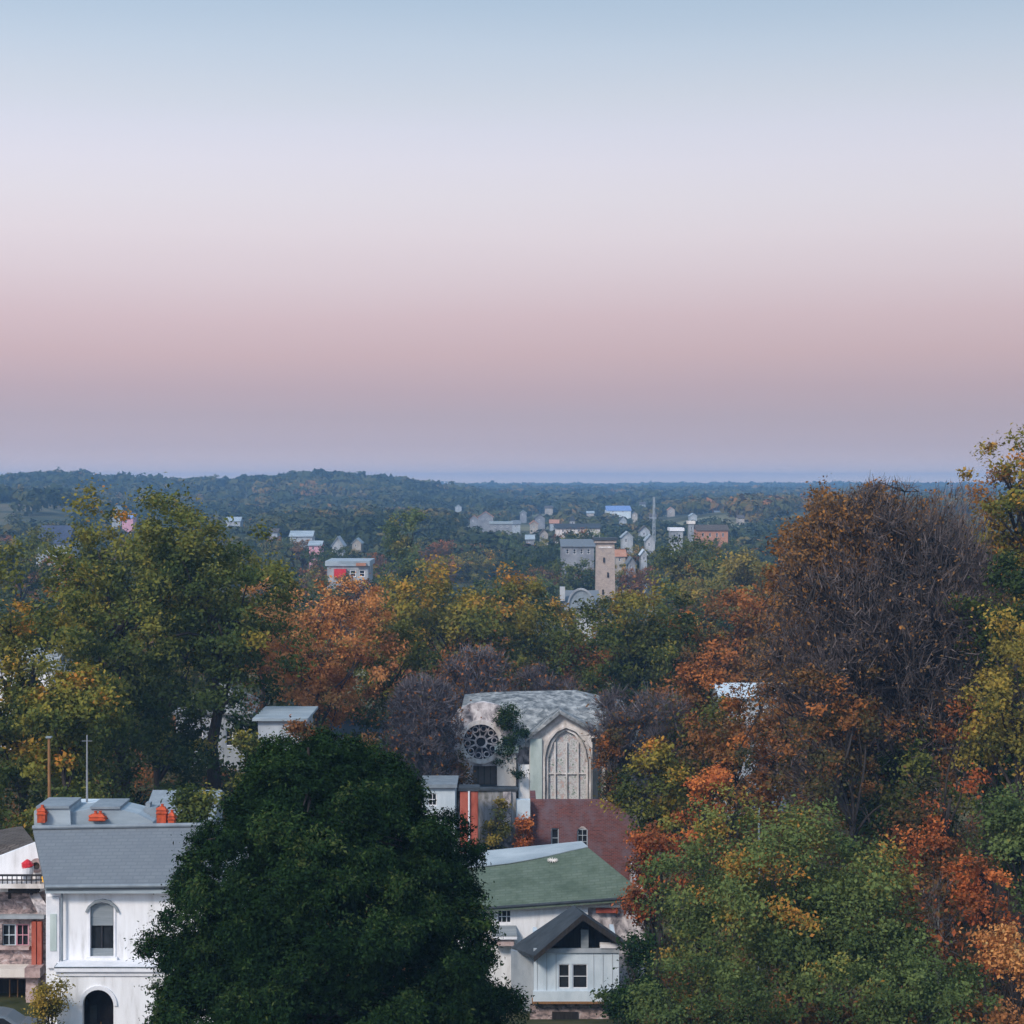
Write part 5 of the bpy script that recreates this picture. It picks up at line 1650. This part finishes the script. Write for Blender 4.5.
tree('maple_tree', 'red maple beside the right corner of the green roof', 656, 828, 930, 30, 106, 'leaf_red', 54,
     nl=10, per=1.8, clump=0.7, lpc=40, leaf=0.19, bias=0.44, grad=0.2, gaps=0.2, accent=0.15)
tree('bushy_tree', 'rounded grey green bushy tree in the lower right foreground', 800, 815, 1060, 112, 84, 'leaf_sage', 55,
     nl=20, per=2.2, clump=0.8, lpc=58, leaf=0.16, bias=0.46, grad=0.30, accent=0.04, depth=0.7)
tree('bushy_tree', 'green bush mixed with orange sprays beside the cottage', 700, 850, 1050, 58, 92, 'leaf_sage', 56,
     nl=14, per=2.0, clump=0.75, lpc=50, leaf=0.17, bias=0.50, grad=0.2, accent=0.18, depth=0.7, gaps=0.06)
tree('maple_tree', 'red brown shrub right of the grey green bushy tree', 930, 835, 990, 40, 88, 'leaf_red', 57,
     nl=10, per=1.6, clump=0.7, lpc=34, leaf=0.17, bias=0.34, grad=0.2, accent=0.14, gaps=0.25)
tree('maple_tree', 'small orange maple at the bottom right corner', 1012, 925, 1040, 26, 78, 'leaf_orange', 58,
     nl=9, per=1.8, clump=0.6, lpc=40, leaf=0.15, bias=0.55, grad=0.2, gaps=0.15)
tree('maple_tree', 'scarlet leaved shrub under the yellow tree', 985, 858, 960, 30, 84, 'leaf_red', 59,
     nl=9, per=1.6, clump=0.6, lpc=36, leaf=0.16, bias=0.45, grad=0.2, gaps=0.22)
tree('bushy_tree', 'green shrub mass along the bottom right', 905, 955, 1075, 80, 76, 'leaf_sage', 60,
     nl=14, per=2.0, clump=0.65, lpc=50, leaf=0.14, bias=0.36, grad=0.2, accent=0.06, depth=0.6)
tree('bushy_tree', 'low mixed shrub beneath the cottage at the bottom', 690, 965, 1080, 72, 80, 'leaf_sage', 61,
     nl=14, per=2.0, clump=0.65, lpc=50, leaf=0.14, bias=0.42, grad=0.15, accent=0.12, depth=0.6)
tree('bushy_tree', 'dark bush filling the gap right of the cottage', 633, 935, 1060, 26, 100, 'leaf_dark', 62,
     nl=9, per=2.0, clump=0.7, lpc=46, leaf=0.18, bias=0.6, grad=0.1)
tree('bushy_tree', 'olive green tree at the right edge between yellow tree and scarlet shrub', 1016, 790, 900, 36, 92, 'leaf_sage', 63,
     nl=11, per=2.0, clump=0.7, lpc=46, leaf=0.18, bias=0.52, grad=0.2, accent=0.12)
tree('shrub', 'small green and yellow shrub in front of the stone pier of the weathered house', 48, 982, 1066, 17, 77.5, 'leaf_yellow', 64, cat='shrub',
     nl=9, per=2.2, clump=0.45, lpc=46, leaf=0.11, bias=0.36, grad=0.2)
tree('shrub', 'small green bush growing against the mossy courtyard wall', 496, 800, 856, 12, 127.5, 'leaf_yellow', 65, cat='shrub',
     nl=7, per=2.0, clump=0.5, lpc=36, leaf=0.16, bias=0.3, grad=0.2, gaps=0.2)
tree('maple_tree', 'red leaved sapling on the brick panel beside the white pier', 523, 818, 862, 9, 127.8, 'leaf_red', 66,
     nl=7, per=2.0, clump=0.45, lpc=36, leaf=0.15, bias=0.5, grad=0.2, gaps=0.15)
tree('ivy', 'dark green ivy mass climbing between the rose facade and pointed gable', 512, 706, 776, 16, 144.2, 'leaf_dark', 69, cat='ivy',
     nl=11, per=2.2, clump=0.5, lpc=40, leaf=0.15, bias=0.72, grad=0.1, gaps=0.12, depth=0.35, r=0.05)
tree('ivy', 'thin ivy trailing over the right end of the chapel roof', 622, 716, 800, 20, 143.6, 'leaf_sage', 70, cat='ivy',
     nl=9, per=1.4, clump=0.55, lpc=30, leaf=0.16, bias=0.45, grad=0.1, gaps=0.4, depth=0.35, accent=0.1)
tree('broadleaf_tree', 'leafy brown green tree outside the right edge behind the yellow tree', 1105, 540, 820, 60, 122, 'leaf_rust', 111,
     nl=13, per=1.8, clump=1.1, lpc=36, leaf=0.3, bias=0.45, grad=0.25, accent=0.1)
tree('bushy_tree', 'green bush outside the right edge beside the small orange maple', 1100, 820, 1040, 56, 92, 'leaf_sage', 112,
     nl=12, per=1.8, clump=0.9, lpc=36, leaf=0.22, bias=0.45, grad=0.2)
bare_tree('birch_tree', 'slender pale barked tree in the thicket at lower right', 938, 880, 980, 22, 82, 68, 'leaf_red', 'twig', 'bark_pale', 4, (5, 4, 5), 500, 0.4, 0.09, 0.15, 0.3, 0.2)


# ------------------------------------------------------------------ trees of the valley (copies of a few kinds)
PROTO = {}


def proto(kind, mat, seed, W, H, **kw):
    zb, zt = 0.18 * H, H
    me, lobes, Cc = crown_mesh('crown', M[mat], seed, W, W * 0.95, zb, zt, **kw)
    tm = trunk_mesh('trunk', M['bark'], seed, zt, zb, lobes, Cc, 0.26, 8)
    PROTO.setdefault(kind, []).append((me, tm))


kw = dict(nl=15, per=1.7, clump=1.0, lpc=34, leaf=0.46, dens=1.35)
proto('dark green', 'leaf_green', 71, 4.6, 11, bias=0.30, grad=0.15, **kw)
proto('dark green', 'leaf_green', 72, 5.4, 12, bias=0.34, grad=0.2, **kw)
proto('olive', 'leaf_turn', 73, 5.0, 11, bias=0.40, grad=0.22, **kw)
proto('olive', 'leaf_sage', 74, 4.8, 12, bias=0.50, grad=0.25, **kw)
proto('rust brown', 'leaf_rust', 75, 4.8, 11, bias=0.55, grad=0.2, **kw)
proto('rust brown', 'leaf_brown', 76, 5.2, 11, bias=0.55, grad=0.2, **kw)
proto('golden', 'leaf_yellow', 77, 5.0, 10, bias=0.52, grad=0.3, **kw)


def sector(px):
    if px < 265:
        return 'beyond the tall green trees at left'
    if px < 450:
        return 'around the low flat roofed store'
    if px < 596:
        return 'left of the brick tower'
    if px < 800:
        return 'right of the brick tower'
    return 'behind the great bare tree'


rng = random.Random(4)
placed = []
tries = 0
while len(placed) < 225 and tries < 9000:
    tries += 1
    px = rng.uniform(-120, 1180)
    d = rng.uniform(225, 640)
    if px > 860 and d > 420:
        continue
    x = X(px, d)
    sc = rng.uniform(0.75, 1.12)
    # trees stand lower round the store and the tower
    gz = G(x, d)
    top = HY - (gz + 11.5 * sc - ZC) * F / d
    bot = HY - (gz - ZC) * F / d
    hw = 5.2 * sc * F / d
    bad = False
    for (a, b, c, e, dd) in RECTS:
        if dd > d - 8 and px + hw > a and px - hw < b and top < e - (e - c) * 0.15 and bot > c:
            bad = True
            break
        if abs(dd - d) < 14 and px + hw * .7 > a and px - hw * .7 < b:
            bad = True
            break
    if bad:
        continue
    if any((x - q[0]) ** 2 + (d - q[1]) ** 2 < (7.2 * sc) ** 2 for q in placed):
        continue
    placed.append((x, d, gz, sc, px))
for (a, b, c, e, dd) in list(RECTS):
    if dd > 760 or c > 575:
        continue
    dq = dd - 16
    hw0 = 4.6 * F / dq
    npl = max(1, int(round((b - a) / hw0 / 1.1)))
    for k in range(npl):
        px = a + (b - a) * (k + 0.5) / npl + rng.uniform(-0.15, 0.15) * hw0
        dq = dd - rng.uniform(12, 24)
        x = X(px, dq)
        gz = G(x, dq)
        h = Z(e - (e - c) * rng.uniform(0.02, 0.22), dq) - gz
        if h > 2.5:
            placed.append((x, dq, gz, h / 11.5, px))
for (x, d, gz, sc, px) in placed:
    u = rng.random()
    kind = 'dark green' if u < 0.40 else 'olive' if u < 0.66 else 'rust brown' if u < 0.88 else 'golden'
    me, tm = rng.choice(PROTO[kind])
    t = thing('valley_tree', '%s tree in the valley %s' % (kind, sector(px)), 'tree', (x, d, gz), '%s trees in the valley %s' % (kind, sector(px)))
    t.rotation_euler = (0, 0, rng.uniform(0, 6.28))
    t.scale = (sc * rng.uniform(0.9, 1.15), sc * rng.uniform(0.9, 1.15), sc)
    link_mesh('trunk', tm, t)
    link_mesh('crown', me, t)

tree('hillside_tree', 'broad pale gold tree cresting the valley right of the brick tower', 728, 556, 625, 46, 320, 'leaf_yellow', 81,
     nl=15, per=1.6, clump=1.7, lpc=38, leaf=0.5, bias=0.42, grad=0.25)
tree('hillside_tree', 'bright green tree below the slim white tower in the valley', 690, 541, 610, 34, 345, 'leaf_green', 82,
     nl=13, per=1.6, clump=1.6, lpc=38, leaf=0.5, bias=0.44, grad=0.15)
tree('hillside_tree', 'tall pale olive poplar above the flat roofed store', 405, 512, 600, 20, 380, 'leaf_sage', 83,
     nl=13, per=1.6, clump=1.5, lpc=36, leaf=0.5, bias=0.62, grad=0.1)
tree('hillside_tree', 'spreading olive tree at the right of the flat roofed store', 412, 545, 610, 34, 345, 'leaf_turn', 84,
     nl=13, per=1.6, clump=1.5, lpc=36, leaf=0.48, bias=0.40, grad=0.2)
tree('hillside_tree', 'hazy green tree under the navy roof at far left', 20, 535, 600, 36, 330, 'leaf_green', 85,
     nl=13, per=1.6, clump=1.5, lpc=36, leaf=0.48, bias=0.42, grad=0.1)


# ------------------------------------------------------------------ the woods that cover the far slopes: one mass
def far_woods():
    rng = np.random.default_rng(9)
    ds, pxs = [], []
    d = 560.0
    while d < 3900:
        sp = 8 + 0.0042 * d
        wdt = (1300 / F) * d
        n = int(wdt / sp)
        ds.append(d + rng.uniform(-0.5, 0.5, n) * sp)
        pxs.append(512 + (rng.uniform(-650, 650, n)))
        d += sp
    d = np.concatenate(ds)
    px = np.concatenate(pxs)
    x = (px - 512) / F * d
    z = ground(x, d)
    sp = 8 + 0.0042 * d
    H = rng.uniform(7.5, 11.5, len(d)) * (1 + 0.25 * (d > 1500) * rng.uniform(-0.6, 1, len(d)))
    H = np.where(rng.uniform(size=len(d)) < 0.05, H * 1.25, H)
    R = sp * rng.uniform(0.32, 0.85, len(d))
    keep = np.ones(len(d), bool)
    top = HY - (z + H - ZC) * F / d
    bot = HY - (z - ZC) * F / d
    hw = R * F / d
    for (a, b, c, e, dd) in RECTS:
        keep &= ~((d < dd + 14) & (px + hw > a) & (px - hw < b) & (top < e - (e - c) * 0.2) & (bot > c))
    # open fields and clearings
    fld = wav(x, d, 130.0, 2.0) + 0.4 * wav(x, d, 47.0, 5.0)
    keep &= ~((fld > 1.02) & (d > 650))
    keep &= ~((px < 92) & (d > 760) & (d < 1010) & (rng.uniform(size=len(d)) < 0.88))
    x, d, z, H, R, px = x[keep], d[keep], z[keep], H[keep], R[keep], px[keep]
    n = len(d)
    cnt = np.where(d < 900, 150, np.where(d < 1400, 80, 40))
    i = np.repeat(np.arange(n), cnt)
    nq = len(i)
    lsz = np.where(d < 900, 0.15, np.where(d < 1400, 0.22, 0.30))
    dr = unit(rng.normal(size=(nq, 3)) + np.array([0, -0.25, 0.45]))
    r = rng.uniform(0.6, 1.05, nq)
    c = np.stack([x[i] + dr[:, 0] * R[i] * r, d[i] + dr[:, 1] * R[i] * r, z[i] + H[i] * 0.55 + dr[:, 2] * H[i] * 0.45 * r], -1)
    nr = unit(dr + rng.normal(size=(nq, 3)) * 0.45 + np.array([0, 0, 0.3]))
    V = leaves(rng, c, nr, R[i] * lsz[i], 0.8)
    warm = smooth(600, 760, px) * np.exp(-((d - 1050) / 260.0) ** 2) * 0.25
    tint = (0.38 + 0.13 * wav(x, d, 90.0, 3.0) + rng.normal(0, 0.16, n) + warm)[i] + rng.normal(0, 0.06, nq)
    me = quads_mesh('far_woodland', V, tint, [M['leaf_far']])
    o = bpy.data.objects.new('far_woodland', me)
    COL.objects.link(o)
    o['kind'] = 'stuff'
    o['label'] = 'hazy wooded slopes and plain stretching to the horizon'


far_woods()


def undergrowth():
    rng = np.random.default_rng(12)
    n = 5200
    d = 74 + 146 * rng.uniform(size=n) ** 1.4
    px = rng.uniform(-60, 1300, n)
    x = (px - 512) / F * d
    keep = ~((px < 660) & (d < 165) & (px > 425)) & ~((px < 430) & (d < 104))
    x, d, px = x[keep], d[keep], px[keep]
    z = ground(x, d)
    n, q = len(d), 60
    i = np.repeat(np.arange(n), q)
    h = rng.uniform(0.3, 1.6, n)
    c = np.stack([x[i] + rng.normal(0, 0.55, n * q), d[i] + rng.normal(0, 0.55, n * q), z[i] + np.abs(rng.normal(0, 0.5, n * q)) * h[i]], -1)
    nr = unit(rng.normal(size=(n * q, 3)) + np.array([0, 0, 0.7]))
    V = leaves(rng, c, nr, np.full(n * q, 0.15), 0.6)
    tint = (0.42 + rng.normal(0, 0.2, n))[i] + rng.normal(0, 0.08, n * q)
    me = quads_mesh('undergrowth', V, tint, [M['leaf_rust']])
    o = bpy.data.objects.new('undergrowth', me)
    COL.objects.link(o)
    o['kind'] = 'stuff'
    o['label'] = 'brambles and fallen leaves covering the slope under the trees'


undergrowth()
